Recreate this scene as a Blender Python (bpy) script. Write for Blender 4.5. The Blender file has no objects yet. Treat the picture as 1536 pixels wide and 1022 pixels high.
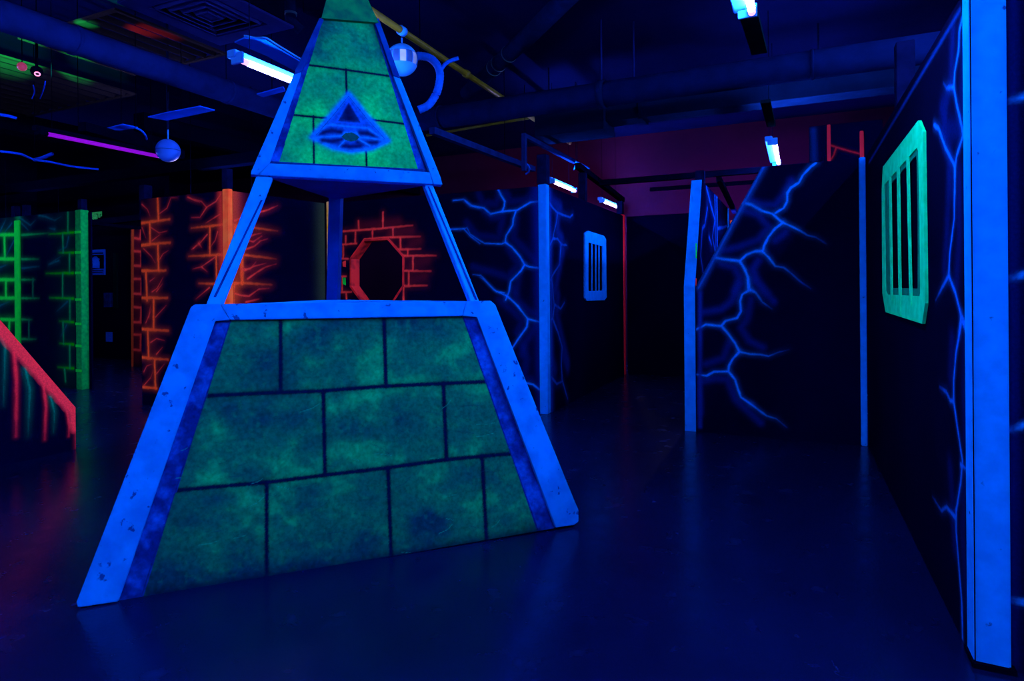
import bpy, bmesh, math, random
import numpy as np
from mathutils import Vector, Matrix
random.seed(7); rng = np.random.RandomState(7)
S = bpy.context.scene; COL = S.collection
# ------------------------------------------------------------------ camera model
F = 935.; CX = 768.; CY = 431.; H = 1.36; RHO = math.radians(.45); A = math.radians(24.8)
def ray(px, py):
    u = px-CX; v = py-CY
    u0 = u*math.cos(RHO)-v*math.sin(RHO); v0 = u*math.sin(RHO)+v*math.cos(RHO)
    r = u0/F; d = -v0/F
    return np.array((-math.sin(A)+r*math.cos(A), math.cos(A)+r*math.sin(A), d))
EYE = np.array((0, 0, H))
def at_z(px, py, z=0.):
    d = ray(px, py); return EYE+d*(z-H)/d[2]
def at_x(px, py, x):
    d = ray(px, py); return EYE+d*x/d[0]
def at_y(px, py, y):
    d = ray(px, py); return EYE+d*y/d[1]
def at_plane(px, py, p, n):
    d = ray(px, py); return EYE+d*np.dot(p-EYE, n)/np.dot(d, n)
def proj(P):
    x, y, z = P[..., 0], P[..., 1], P[..., 2]
    f = -math.sin(A)*x+math.cos(A)*y; r = math.cos(A)*x+math.sin(A)*y
    u0 = F*r/f; v0 = -(z-H)*F/f
    return CX+u0*math.cos(RHO)+v0*math.sin(RHO), CY-u0*math.sin(RHO)+v0*math.cos(RHO)
cd = bpy.data.cameras.new('camera'); cam = bpy.data.objects.new('camera', cd); COL.objects.link(cam)
cd.sensor_width = 36; cd.lens = 36*F/1536; cd.shift_y = -(511-CY)/1536; cd.clip_start = .02
Fv = Vector((-math.sin(A), math.cos(A), 0)); Rv = Vector((math.cos(A), math.sin(A), 0)); Uv = Vector((0, 0, 1))
R2 = Rv*math.cos(RHO)-Uv*math.sin(RHO); U2 = Uv*math.cos(RHO)+Rv*math.sin(RHO)
R2 = Rv*math.cos(-RHO)+Uv*math.sin(-RHO); U2 = Uv*math.cos(RHO)+Rv*math.sin(RHO)
M = Matrix((R2, U2, -Fv)).transposed().to_4x4(); M.translation = Vector((0, 0, H)); cam.matrix_world = M
S.camera = cam
# ------------------------------------------------------------------ materials
def nm(name):
    m = bpy.data.materials.new(name); m.use_nodes = True
    return m, m.node_tree, m.node_tree.nodes['Principled BSDF']
def mat(name, c1, c2=None, scale=8., rough=.6, spec=.3, metal=0., bump=.0, lo=.35, hi=.65, emit=None, estr=0., speck=0.):
    m, t, b = nm(name); c2 = c2 or tuple(x*.6 for x in c1)
    tc = t.nodes.new('ShaderNodeTexCoord'); n = t.nodes.new('ShaderNodeTexNoise'); n.inputs['Scale'].default_value = scale
    n.inputs['Detail'].default_value = 6; t.links.new(tc.outputs['Object'], n.inputs['Vector'])
    r = t.nodes.new('ShaderNodeValToRGB'); r.color_ramp.elements[0].position = lo; r.color_ramp.elements[1].position = hi
    r.color_ramp.elements[0].color = (*c2, 1); r.color_ramp.elements[1].color = (*c1, 1)
    t.links.new(n.outputs['Fac'], r.inputs['Fac']); t.links.new(r.outputs['Color'], b.inputs['Base Color'])
    b.inputs['Roughness'].default_value = rough; b.inputs['Specular IOR Level'].default_value = spec; b.inputs['Metallic'].default_value = metal
    b.inputs['Specular Tint'].default_value = (.04, .2, 1, 1)
    if speck:
        n2 = t.nodes.new('ShaderNodeTexNoise'); n2.inputs['Scale'].default_value = 22; n2.inputs['Detail'].default_value = 8; t.links.new(tc.outputs['Object'], n2.inputs['Vector'])
        r2 = t.nodes.new('ShaderNodeValToRGB'); r2.color_ramp.elements[0].position = speck; r2.color_ramp.elements[1].position = speck+.05
        r2.color_ramp.elements[0].color = (1, 1, 1, 1); r2.color_ramp.elements[1].color = (.25, .25, .35, 1); t.links.new(n2.outputs['Fac'], r2.inputs['Fac'])
        mu = t.nodes.new('ShaderNodeVectorMath'); mu.operation = 'MULTIPLY'; t.links.new(r.outputs['Color'], mu.inputs[0]); t.links.new(r2.outputs['Color'], mu.inputs[1]); t.links.new(mu.outputs['Vector'], b.inputs['Base Color'])
    if bump:
        bp = t.nodes.new('ShaderNodeBump'); bp.inputs['Strength'].default_value = bump; bp.inputs['Distance'].default_value = .01
        t.links.new(n.outputs['Fac'], bp.inputs['Height']); t.links.new(bp.outputs['Normal'], b.inputs['Normal'])
    if emit:
        b.inputs['Emission Color'].default_value = (*emit, 1); b.inputs['Emission Strength'].default_value = estr
    return m
def painted(name, rough=.75, spec=.0, grain=.25, gscale=90.):
    m, t, b = nm(name)
    a = t.nodes.new('ShaderNodeAttribute'); a.attribute_name = 'paint'
    tc = t.nodes.new('ShaderNodeTexCoord'); n = t.nodes.new('ShaderNodeTexNoise'); n.inputs['Scale'].default_value = gscale; n.inputs['Detail'].default_value = 4
    t.links.new(tc.outputs['Object'], n.inputs['Vector'])
    mr = t.nodes.new('ShaderNodeMapRange'); mr.inputs['From Min'].default_value = .3; mr.inputs['From Max'].default_value = .7
    mr.inputs['To Min'].default_value = 1-grain; mr.inputs['To Max'].default_value = 1+grain*.4
    t.links.new(n.outputs['Fac'], mr.inputs['Value'])
    mx = t.nodes.new('ShaderNodeVectorMath'); mx.operation = 'SCALE'
    t.links.new(a.outputs['Color'], mx.inputs[0]); t.links.new(mr.outputs['Result'], mx.inputs['Scale'])
    t.links.new(mx.outputs['Vector'], b.inputs['Base Color'])
    b.inputs['Roughness'].default_value = rough; b.inputs['Specular IOR Level'].default_value = spec
    return m
BLUE = (.0, .22, .9); BLUE2 = (.0, .07, .42); CRK = (.0, .2, 1.); GLOWB = (.0, .012, .22)
RED = (1., .07, .05); ORANGE = (1., .12, .02); GREEN = (.004, .95, .05); TEAL = (.0, .66, .24); BLK = (.0001, .0009, .017)
M_panel = painted('painted_board'); M_stone = painted('painted_stone_board', .7, .0, .35, 45.)
M_blue = mat('blue_fluorescent_paint', BLUE, (.0, .18, .78), 14, .6, .0, speck=.69, bump=.15)
M_blue_pyr = mat('scuffed_blue_paint', (.0, .15, .66), (.0, .1, .5), 9, .6, .0, bump=.2, lo=.3, hi=.6, speck=.64)
M_blue_dark = mat('dark_blue_and_shade', (.0, .035, .3), (.0, .015, .16), 7, .6, .0)  # dark blue parts, and the painted shade near the pyramid's peak
M_deep = mat('deep_blue_board', (.0, .010, .10), (.0, .006, .06), 5, .6, .2)
M_black = mat('black_paint', (.0005, .001, .009), (.0003, .0006, .005), 5, .6, .0)
M_red = mat('red_fluorescent_paint', RED, (.8, .03, .05), 20, .6, .0)
M_crim = mat('crimson_paint', (1., .03, .07), (.95, .02, .06), 20, .6, .0)
M_orange = mat('orange_fluorescent_paint', (1., .22, .04), (1., .13, .03), 12, .6, .0)
M_green = mat('green_fluorescent_paint', GREEN, (.0, .8, .05), 12, .6, .0)
M_gpost = mat('worn_green_paint', (.0, .42, .06), (.0, .26, .05), 25, .6, .0)
M_teal = mat('turquoise_window_paint', (.0, .75, .3), (.0, .6, .22), 18, .6, .0)
M_teal_d = mat('dark_turquoise_reveal', (.0, .2, .11), (.0, .14, .08), 18, .6, .0)
M_yel = mat('faded_yellow_paint', (.95, .7, .22), (.9, .6, .0), 10, .6, .0)
M_ypipe = mat('yellow_pipe_paint', (.075, .10, .002), (.05, .07, .002), 10, .5, .3)
M_duct = mat('duct_blue_grey', (.002, .013, .15), (.0014, .009, .10), 6, .55, .0)
M_duct2 = mat('dark_duct_metal', (.0006, .009, .055), (.0004, .006, .04), 5, .6, .0)
M_pipe = mat('insulated_pipe', (.0006, .007, .055), (.0004, .004, .035), 6, .6, .0)
M_ring = mat('pipe_clip', (.02, .08, .14), None, 10, .4, .5)
M_beam = mat('black_timber', (.0002, .001, .010), (.0001, .0007, .007), 10, .8, .0)
M_postb = mat('navy_post_stub', (.001, .004, .04), (.0003, .002, .02), 10, .8, .0)
M_white = mat('white_plastic', (.01, .28, .95), (.01, .2, .85), 6, .4, .1)
M_refl = mat('fixture_reflector', (.0, .12, .9), (.0, .08, .7), 3, .6, .0)
M_sheet = mat('bright_reflector_sheet', (.0, .08, .95), (.0, .05, .7), 3, .6, .0)
M_tube = mat('lit_tube', (.5, .5, 1), None, 3, .3, .2, emit=(.50, .42, 1.), estr=190.)
M_tube_lo = mat('dim_fill_tube', (.5, .5, 1), None, 3, .3, .0, emit=(.45, .42, 1.), estr=60.)  # weaker tube for the added hidden fill lights
M_tube_hi = mat('strong_fill_tube', (.5, .5, 1), None, 3, .3, .0, emit=(.50, .42, 1.), estr=430.)  # stronger tube for the added high fill lights
M_tube2 = mat('lit_tube_end', (.5, .2, .8), None, 3, .3, .2, emit=(.95, .35, .95), estr=1.0)
M_purple = mat('violet_tube', (.1, .0, .3), None, 3, .5, .0, emit=(.27, .005, .60), estr=.42)
M_led = mat('pink_led', (.6, .2, .3), None, 3, .3, .2, emit=(1., .25, .45), estr=.9)
M_pink = mat('pink_glow', (.2, .05, .08), None, 3, .3, .2, emit=(.35, .03, .10), estr=.35)  # faint glow standing in for a pink reflection
M_exit = mat('exit_sign_green', (.05, .4, .15), None, 20, .5, .2, emit=(.03, .5, .15), estr=.12)
M_paper = mat('blue_glowing_paper', (.0, .14, .95), (.0, .1, .85), 30, .6, .0)
M_grille = mat('diffuser_metal', (.012, .028, .26), (.008, .02, .2), 6, .6, .0)
# floor
def floor_mat():
    m, t, b = nm('scuffed_glossy_floor')
    tc = t.nodes.new('ShaderNodeTexCoord')
    def noise(sc, det, mp=None):
        n = t.nodes.new('ShaderNodeTexNoise'); n.inputs['Scale'].default_value = sc; n.inputs['Detail'].default_value = det
        t.links.new(tc.outputs['Object'], n.inputs['Vector']); return n
    n1 = noise(.7, 5); n2 = noise(7, 8); n3 = noise(55, 3)
    r = t.nodes.new('ShaderNodeValToRGB'); r.color_ramp.elements[0].position = .3; r.color_ramp.elements[1].position = .72
    r.color_ramp.elements[0].color = (.0002, .0020, .024, 1); r.color_ramp.elements[1].color = (.0004, .0045, .050, 1)
    t.links.new(n1.outputs['Fac'], r.inputs['Fac'])
    sp = t.nodes.new('ShaderNodeValToRGB'); sp.color_ramp.elements[0].position = .66; sp.color_ramp.elements[1].position = .8
    sp.color_ramp.elements[0].color = (0, 0, 0, 1); sp.color_ramp.elements[1].color = (.001, .007, .05, 1)
    t.links.new(n2.outputs['Fac'], sp.inputs['Fac'])
    add = t.nodes.new('ShaderNodeVectorMath'); add.operation = 'ADD'
    t.links.new(r.outputs['Color'], add.inputs[0]); t.links.new(sp.outputs['Color'], add.inputs[1])
    # cell-shaped scratches
    v = t.nodes.new('ShaderNodeTexVoronoi'); v.feature = 'DISTANCE_TO_EDGE'; v.inputs['Scale'].default_value = 1.1
    mpv = t.nodes.new('ShaderNodeVectorMath'); mpv.operation = 'ADD'
    t.links.new(tc.outputs['Object'], mpv.inputs[0]); t.links.new(n2.outputs['Color'], mpv.inputs[1]); t.links.new(mpv.outputs['Vector'], v.inputs['Vector'])
    lt = t.nodes.new('ShaderNodeMath'); lt.operation = 'LESS_THAN'; lt.inputs[1].default_value = .004; t.links.new(v.outputs['Distance'], lt.inputs[0])
    gt = t.nodes.new('ShaderNodeMath'); gt.operation = 'GREATER_THAN'; gt.inputs[1].default_value = .56; t.links.new(n1.outputs['Fac'], gt.inputs[0])
    mu = t.nodes.new('ShaderNodeMath'); mu.operation = 'MULTIPLY'; t.links.new(lt.outputs[0], mu.inputs[0]); t.links.new(gt.outputs[0], mu.inputs[1])
    sc = t.nodes.new('ShaderNodeVectorMath'); sc.operation = 'SCALE'; sc.inputs[0].default_value = (.003, .012, .06); t.links.new(mu.outputs[0], sc.inputs['Scale'])
    a2 = t.nodes.new('ShaderNodeVectorMath'); a2.operation = 'ADD'; t.links.new(add.outputs['Vector'], a2.inputs[0]); t.links.new(sc.outputs['Vector'], a2.inputs[1])
    t.links.new(a2.outputs['Vector'], b.inputs['Base Color'])
    mr = t.nodes.new('ShaderNodeMapRange'); mr.inputs['To Min'].default_value = .12; mr.inputs['To Max'].default_value = .36
    t.links.new(n2.outputs['Fac'], mr.inputs['Value']); t.links.new(mr.outputs['Result'], b.inputs['Roughness'])
    b.inputs['Specular IOR Level'].default_value = .36
    b.inputs['Specular Tint'].default_value = (.25, .3, 1, 1)
    bp = t.nodes.new('ShaderNodeBump'); bp.inputs['Strength'].default_value = .12; bp.inputs['Distance'].default_value = .004
    t.links.new(n3.outputs['Fac'], bp.inputs['Height']); t.links.new(bp.outputs['Normal'], b.inputs['Normal'])
    return m
M_floor = floor_mat()
M_ceil = mat('ceiling_paint', (.0012, .0042, .055), (.0006, .0026, .036), .8, .8, .0)
M_ceil2 = mat('bulkhead_maroon', (.02, .004, .035), (.011, .003, .026), .6, .8, .0)
M_room = mat('navy_room_wall', (.0003, .0012, .018), (.0002, .0008, .011), 1.2, .8, .0)
# ------------------------------------------------------------------ object helpers
def empty(name, loc, label, cat, group=None):
    o = bpy.data.objects.new(name, None); COL.objects.link(o); o.location = tuple(float(v) for v in loc); o['label'] = label; o['category'] = cat
    if group: o['group'] = group
    return o
def link(name, me, m, parent=None, label=None):
    o = bpy.data.objects.new(name, me); COL.objects.link(o)
    if m: me.materials.append(m)
    if parent is not None:
        o.parent = parent; o.matrix_parent_inverse = Matrix.Translation(-parent.location)
    if label: o['label'] = label
    return o
def tag(o, label, cat, group=None):
    o['label'] = label; o['category'] = cat
    if group: o['group'] = group
    return o
def from_bm(name, bm, m, parent=None, label=None, smooth=False):
    bmesh.ops.recalc_face_normals(bm, faces=bm.faces)
    me = bpy.data.meshes.new(name); bm.to_mesh(me); bm.free()
    if smooth:
        for p in me.polygons: p.use_smooth = True
    return link(name, me, m, parent, label)
def bm_hex(bm, c):   # 8 corners: bottom 4 then top 4
    v = [bm.verts.new(tuple(map(float, p))) for p in c]
    for f in ((0, 3, 2, 1), (4, 5, 6, 7), (0, 1, 5, 4), (1, 2, 6, 5), (2, 3, 7, 6), (3, 0, 4, 7)): bm.faces.new([v[i] for i in f])
    return v
def bm_box(bm, x0, x1, y0, y1, z0, z1):
    return bm_hex(bm, [(x0, y0, z0), (x1, y0, z0), (x1, y1, z0), (x0, y1, z0), (x0, y0, z1), (x1, y0, z1), (x1, y1, z1), (x0, y1, z1)])
def box(name, x0, x1, y0, y1, z0, z1, m, parent=None, label=None, bev=.004):
    bm = bmesh.new(); bm_box(bm, x0, x1, y0, y1, z0, z1)
    if bev: bmesh.ops.bevel(bm, geom=list(bm.edges), offset=bev, segments=2, affect='EDGES')
    return from_bm(name, bm, m, parent, label)
def bm_tube(bm, pts, r, seg=16, caps=True):
    pts = [Vector(tuple(map(float, p))) for p in pts]; rings = []
    for i, p in enumerate(pts):
        t = (pts[min(i+1, len(pts)-1)]-pts[max(i-1, 0)]).normalized()
        a = Vector((0, 0, 1)) if abs(t.z) < .9 else Vector((1, 0, 0))
        n = t.cross(a).normalized(); b = t.cross(n)
        rr = r[i] if isinstance(r, (list, tuple)) else r
        rings.append([bm.verts.new(p+n*(rr*math.cos(k*2*math.pi/seg))+b*(rr*math.sin(k*2*math.pi/seg))) for k in range(seg)])
    for q, w in zip(rings, rings[1:]):
        for k in range(seg): bm.faces.new((q[k], q[(k+1) % seg], w[(k+1) % seg], w[k]))
    if caps: bm.faces.new(rings[0]); bm.faces.new(rings[-1][::-1])
def tube(name, pts, r, m, parent=None, label=None, seg=16):
    bm = bmesh.new(); bm_tube(bm, pts, r, seg); return from_bm(name, bm, m, parent, label, True)
def slab(name, pts, n, th, m, parent=None, label=None, bev=.0):   # planar polygon pts extruded by th against n
    bm = bmesh.new(); n = Vector(tuple(map(float, n))).normalized()
    a = [bm.verts.new(tuple(map(float, p))) for p in pts]; b = [bm.verts.new(v.co-n*th) for v in a]
    bm.faces.new(a); bm.faces.new(b[::-1])
    for i in range(len(a)):
        j = (i+1) % len(a); bm.faces.new((a[i], b[i], b[j], a[j]))
    if bev: bmesh.ops.bevel(bm, geom=list(bm.edges), offset=bev, segments=2, affect='EDGES')
    return from_bm(name, bm, m, parent, label)
def ring_slab(name, outer, inner, n, th, m, parent=None, label=None):
    bm = bmesh.new(); n = Vector(tuple(map(float, n))).normalized(); k = len(outer)
    o = [bm.verts.new(tuple(map(float, p))) for p in outer]; i_ = [bm.verts.new(tuple(map(float, p))) for p in inner]
    ob = [bm.verts.new(v.co-n*th) for v in o]; ib = [bm.verts.new(v.co-n*th) for v in i_]
    for a in range(k):
        b = (a+1) % k
        bm.faces.new((o[a], o[b], i_[b], i_[a])); bm.faces.new((ob[b], ob[a], ib[a], ib[b]))
        bm.faces.new((o[b], o[a], ob[a], ob[b])); bm.faces.new((i_[a], i_[b], ib[b], ib[a]))
    return from_bm(name, bm, m, parent, label)
# value noise
def vnoise(x, y, seed=0):
    xi = np.floor(x).astype(int); yi = np.floor(y).astype(int); fx = x-xi; fy = y-yi
    fx = fx*fx*(3-2*fx); fy = fy*fy*(3-2*fy)
    def h(a, b):
        q = np.sin(a*127.1+b*311.7+seed*74.7)*43758.5453; return q-np.floor(q)
    return (h(xi, yi)*(1-fx)+h(xi+1, yi)*fx)*(1-fy)+(h(xi, yi+1)*(1-fx)+h(xi+1, yi+1)*fx)*fy
def fbm(x, y, oct=4, seed=0):
    s = 0; a = .5
    for k in range(oct): s = s+a*vnoise(x*2**k, y*2**k, seed+k); a *= .5
    return s/(1-.5**oct)
def seg_dist(X, Y, pts):   # distance to a polyline and the position along it, 0..1
    best = np.full(X.shape, 1e9); tt = np.zeros(X.shape); L = [0]
    for a, b in zip(pts, pts[1:]): L.append(L[-1]+math.hypot(b[0]-a[0], b[1]-a[1]))
    for k, (a, b) in enumerate(zip(pts, pts[1:])):
        dx, dy = b[0]-a[0], b[1]-a[1]; q = dx*dx+dy*dy+1e-12
        t = np.clip(((X-a[0])*dx+(Y-a[1])*dy)/q, 0, 1); d = np.hypot(X-a[0]-t*dx, Y-a[1]-t*dy)
        w = d < best; best = np.where(w, d, best); tt = np.where(w, (L[k]+t*(L[k+1]-L[k]))/max(L[-1], 1e-9), tt)
    return best, tt
def Z(o, s): return lambda *p: [(o[0]+x/s, o[1]+y/s) for x, y in p]
class Canvas:
    """a painted board: grid of points on its front, paint colours worked out per point in board metres"""
    def stroke(self, pts, col, w, glow=0, ga=.0, a=1., f0=1., f1=1., soft=.35):
        pts = [self.uv(*p) for p in pts]
        pad = max(w, glow)*3+.02
        xs = [p[0] for p in pts]; ys = [p[1] for p in pts]
        m = (self.X > min(xs)-pad) & (self.X < max(xs)+pad) & (self.Y > min(ys)-pad) & (self.Y < max(ys)+pad)
        if not m.any(): return
        X = self.X[m]; Y = self.Y[m]
        wob = (vnoise(X*28, Y*28, 3)-.5)*min(w, .03 if w < .2 else 99)*.3
        d, t = seg_dist(X, Y, pts); fade = f0+(f1-f0)*t; col = np.array(col)
        C = self.C[m]
        if glow:
            g = (np.exp(-(d/glow)**2)*ga*fade)[:, None]; C = C*(1-g)+col*g
        if w:
            ww = w*(.35+.65*fade)
            k = (np.clip((ww/2+wob-d)/(w*soft+.002)+.5, 0, 1)*a*fade)[:, None]; C = C*(1-k)+col*k
        self.C[m] = C
    def haze(self, pts, col, w, a, f0=1., f1=1.): self.stroke(pts, col, 0, w, a, 1, f0, f1)
class Board(Canvas):
    def __init__(self, p0, p1, h=2.44, th=.06, res=.01, top=None, base=BLK, z0=0.):
        self.p0 = np.array((*p0, 0.)); self.p1 = np.array((*p1, 0.)); d = self.p1-self.p0; self.L = float(np.hypot(d[0], d[1])); self.d = d/self.L
        self.n = np.array((self.d[1], -self.d[0], 0.)); self.th = th; self.z0 = z0
        ns = max(2, int(self.L/res)); nz = max(2, int((h-z0)/res)); s = np.linspace(0, self.L, ns+1)
        tp = np.array([top(x) for x in s]) if top else np.full(ns+1, float(h)); self.tp = tp; self.s = s; self.ns = ns; self.nz = nz
        self.X = np.repeat(s[None, :], nz+1, 0); f = np.linspace(0, 1, nz+1)[:, None]; self.Y = z0+f*(tp[None, :]-z0)
        self.C = np.zeros((nz+1, ns+1, 3))+np.array(base); self.C *= (.7+.6*fbm(self.X*2, self.Y*2, 3))[..., None]
        self.holes = []
    def uv(self, px, py):
        P = at_plane(px, py, self.p0, self.n); return float(np.dot(P-self.p0, self.d)), float(P[2])
    def pt(self, s, z, off=0.): return self.p0+self.d*s+self.n*off+np.array((0, 0, z))
    def build(self, name, parent, m=None, label=None):
        ns, nz = self.ns, self.nz; X = self.X.copy(); Y = self.Y.copy()
        idx = np.arange((ns+1)*(nz+1)).reshape(nz+1, ns+1)
        a = idx[:-1, :-1].ravel(); b = idx[:-1, 1:].ravel(); c = idx[1:, 1:].ravel(); d = idx[1:, :-1].ravel()
        quads = np.stack([a, b, c, d], 1)
        for poly in self.holes:
            def inside(x, y):
                r = np.zeros(x.shape, bool)
                for (x0, y0), (x1, y1) in zip(poly, poly[1:]+poly[:1]):
                    cnd = ((y0 > y) != (y1 > y)) & (x < (x1-x0)*(y-y0)/(y1-y0+1e-12)+x0); r ^= cnd
                return r
            xf = X.ravel(); yf = Y.ravel(); cx = xf[quads].mean(1); cy = yf[quads].mean(1); keep = ~inside(cx, cy)
            quads = quads[keep]
        V = self.p0[None]+X.ravel()[:, None]*self.d[None]; V[:, 2] = Y.ravel(); V = list(map(tuple, V)); faces = [tuple(q) for q in quads.tolist()]
        col = list(map(tuple, self.C.reshape(-1, 3))); dark = tuple(BLK)
        def add(P, f):
            k = len(V); V.extend(tuple(p) for p in P); faces.extend(tuple(k+i for i in q) for q in f); col.extend([dark]*len(P))
        B = -self.n*self.th; s = self.s[::max(1, ns//40)]; s = s if s[-1] == self.s[-1] else np.append(s, self.s[-1])
        tops = np.interp(s, self.s, self.tp); fr = [self.pt(x, z) for x, z in zip(s, tops)]; bk = [p+B for p in fr]
        lo = [self.pt(x, self.z0) for x in s]; lb = [p+B for p in lo]; k = len(s)
        add(fr+bk, [(i, i+1, k+i+1, k+i) for i in range(k-1)]); add(lo+lb, [(i+1, i, k+i, k+i+1) for i in range(k-1)])
        if not self.holes: add(bk+lb, [(i, i+1, k+i+1, k+i) for i in range(k-1)])
        add([fr[0], lo[0], lb[0], bk[0]], [(0, 1, 2, 3)]); add([fr[-1], lo[-1], lb[-1], bk[-1]], [(3, 2, 1, 0)])
        me = bpy.data.meshes.new(name); me.from_pydata([tuple(map(float, v)) for v in V], [], faces); me.validate()
        at = me.attributes.new('paint', 'FLOAT_COLOR', 'POINT')
        cc = np.ones((len(V), 4), np.float32); cc[:, :3] = np.clip(np.array(col), 0, 1); at.data.foreach_set('color', cc.ravel())
        return link(name, me, m or M_panel, parent, label)
def post(name, bx, m, parent, label=None, bev=.006): return box(name, *bx, m, parent, label, bev)
# ================================================================== SETTING
def struct(name, x0, x1, y0, y1, z0, z1, m):
    o = box(name, x0, x1, y0, y1, z0, z1, m, bev=0); o['kind'] = 'structure'; return o
CZ = 4.2
struct('floor', -15, 4.5, -4, 11.6, -.1, 0, M_floor)
struct('ceiling', -15, 4.5, -4, 11.6, CZ, CZ+.1, M_ceil)
struct('wall_back', -15, 4.5, 11.6, 11.7, 0, CZ, M_ceil2)
struct('wall_left', -15.1, -15, -4, 11.6, 0, CZ, M_room)
struct('wall_right', 4.5, 4.6, -4, 11.6, 0, CZ, M_room)
struct('wall_front', -15, 4.5, -4.1, -4, 0, CZ, M_room)
struct('wall_exit', -14.99, -10.9, 7.95, 8.05, 0, CZ-.01, M_room)
# ================================================================== PYRAMID
P1 = at_z(113, 912); P2 = at_z(868, 788)
mid = (P1+P2)/2; e = P2-P1; L = np.linalg.norm(e); back = np.array((-e[1], e[0], 0))/L
P3 = mid+back*L*.866; CEN = (P1+P2+P3)/3; APEX = CEN+np.array((0, 0, 3.45))
nF = np.cross(P2-P1, APEX-P1); nF /= np.linalg.norm(nF)
if np.dot(nF, EYE-P1) < 0: nF = -nF
FP = lambda px, py, off=0.: at_plane(px, py, P1+nF*off, nF)
pyr = empty('pyramid_prop', (CEN[0], CEN[1], 0), 'tall three-sided pyramid with green stone faces, blue edges and an open waist', 'pyramid')
class Face(Canvas):
    """painted face of the pyramid; quad = TL, TR, BR, BL in photo coordinates, painting done in those units"""
    def __init__(self, quad, nx, ny, base):
        tl, tr, br, bl = [np.array(FP(*q)) for q in quad]
        u = np.linspace(0, 1, nx+1)[None, :, None]; v = np.linspace(0, 1, ny+1)[:, None, None]
        self.P = (tl*(1-u)+tr*u)*(1-v)+(bl*(1-u)+br*u)*v; self.X, self.Y = proj(self.P); self.nx, self.ny = nx, ny
        self.C = np.zeros(self.X.shape+(3,))+np.array(base)
    def uv(self, px, py): return px, py
    def build(self, name, parent, label=None, th=.02):
        nx, ny = self.nx, self.ny; idx = np.arange((nx+1)*(ny+1)).reshape(ny+1, nx+1)
        q = np.stack([idx[1:, :-1].ravel(), idx[1:, 1:].ravel(), idx[:-1, 1:].ravel(), idx[:-1, :-1].ravel()], 1)
        V = [tuple(map(float, p)) for p in self.P.reshape(-1, 3)]; F_ = [tuple(i) for i in q.tolist()]
        c4 = [self.P[0, 0], self.P[0, -1], self.P[-1, -1], self.P[-1, 0]]; k = len(V)
        V += [tuple(map(float, p)) for p in c4]+[tuple(map(float, p-nF*th)) for p in c4]
        F_ += [(k+i, k+(i+1) % 4, k+4+(i+1) % 4, k+4+i) for i in range(4)]+[(k+4, k+5, k+6, k+7)]
        me = bpy.data.meshes.new(name); me.from_pydata(V, [], F_)
        at = me.attributes.new('paint', 'FLOAT_COLOR', 'POINT'); cc = np.ones((len(V), 4), np.float32); cc[:, :3] = .002
        cc[:k, :3] = np.clip(self.C.reshape(-1, 3), 0, 1); at.data.foreach_set('color', cc.ravel())
        return link(name, me, M_stone, parent, label)
def stone(face, mortar, cdark, cmid, cbright, seed, top_boost):
    d = np.full(face.X.shape, 1e9)
    for ln in mortar: d = np.minimum(d, seg_dist(face.X, face.Y, ln)[0])
    n1 = fbm(face.X/46, face.Y/34, 3, seed); n2 = fbm(face.X/9, face.Y/9, 4, seed+9); n3 = fbm(face.X/80, face.Y/60, 3, seed+20)
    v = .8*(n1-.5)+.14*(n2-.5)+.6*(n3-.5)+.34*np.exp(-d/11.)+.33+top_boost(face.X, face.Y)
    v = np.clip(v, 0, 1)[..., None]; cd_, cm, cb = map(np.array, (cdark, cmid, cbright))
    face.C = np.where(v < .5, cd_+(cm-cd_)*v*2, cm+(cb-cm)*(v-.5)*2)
    k = np.clip(n2*9-5.6, 0, 1)[..., None]*.07; face.C = face.C*(1-k)+cb*k
MORT = (.0, .004, .03)
lowq = [(330, 478), (712, 474), (834, 791), (150, 907)]
fl_ = Face([(322, 479), (714, 472), (835, 793), (174, 903)], 400, 300, (0, .1, .1))
low_m = [[(310, 594), (395, 590), (480, 587), (578, 579.5), (735, 572.5)], [(255, 737), (330, 730), (400, 724), (480, 714), (582, 702), (668, 690), (776, 680)],
         [(421, 478), (421, 588)], [(576, 472), (579, 580)], [(485, 587), (487.5, 711)], [(665, 575), (670, 690)], [(400, 724), (400, 868)], [(582, 702), (587, 838)], [(723, 684), (730, 812)]]
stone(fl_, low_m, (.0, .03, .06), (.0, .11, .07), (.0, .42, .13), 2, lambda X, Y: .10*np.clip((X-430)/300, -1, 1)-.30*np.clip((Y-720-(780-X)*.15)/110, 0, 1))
for ln in low_m: fl_.stroke(ln, MORT, 6.2, 8, .5, soft=.4)
def band(face, poly, fn):   # paint inside a polygon in photo units
    X, Y = face.X, face.Y; r = np.zeros(X.shape, bool)
    for (x0, y0), (x1, y1) in zip(poly, poly[1:]+poly[:1]): r ^= ((y0 > Y) != (y1 > Y)) & (X < (x1-x0)*(Y-y0)/(y1-y0+1e-12)+x0)
    face.C[r] = fn(X[r], Y[r])
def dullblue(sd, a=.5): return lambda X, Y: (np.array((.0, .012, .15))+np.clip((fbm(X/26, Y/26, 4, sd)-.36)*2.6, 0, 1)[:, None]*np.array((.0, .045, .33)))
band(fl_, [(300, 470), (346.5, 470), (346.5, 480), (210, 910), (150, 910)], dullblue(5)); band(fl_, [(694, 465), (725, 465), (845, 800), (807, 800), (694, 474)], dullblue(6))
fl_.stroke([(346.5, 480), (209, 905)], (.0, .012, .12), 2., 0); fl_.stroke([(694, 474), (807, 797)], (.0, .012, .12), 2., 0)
fl_.haze([(340, 476), (694, 472)], MORT, 5, .6); fl_.haze([(225, 893), (470, 857), (810, 797)], MORT, 9, .8)
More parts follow.
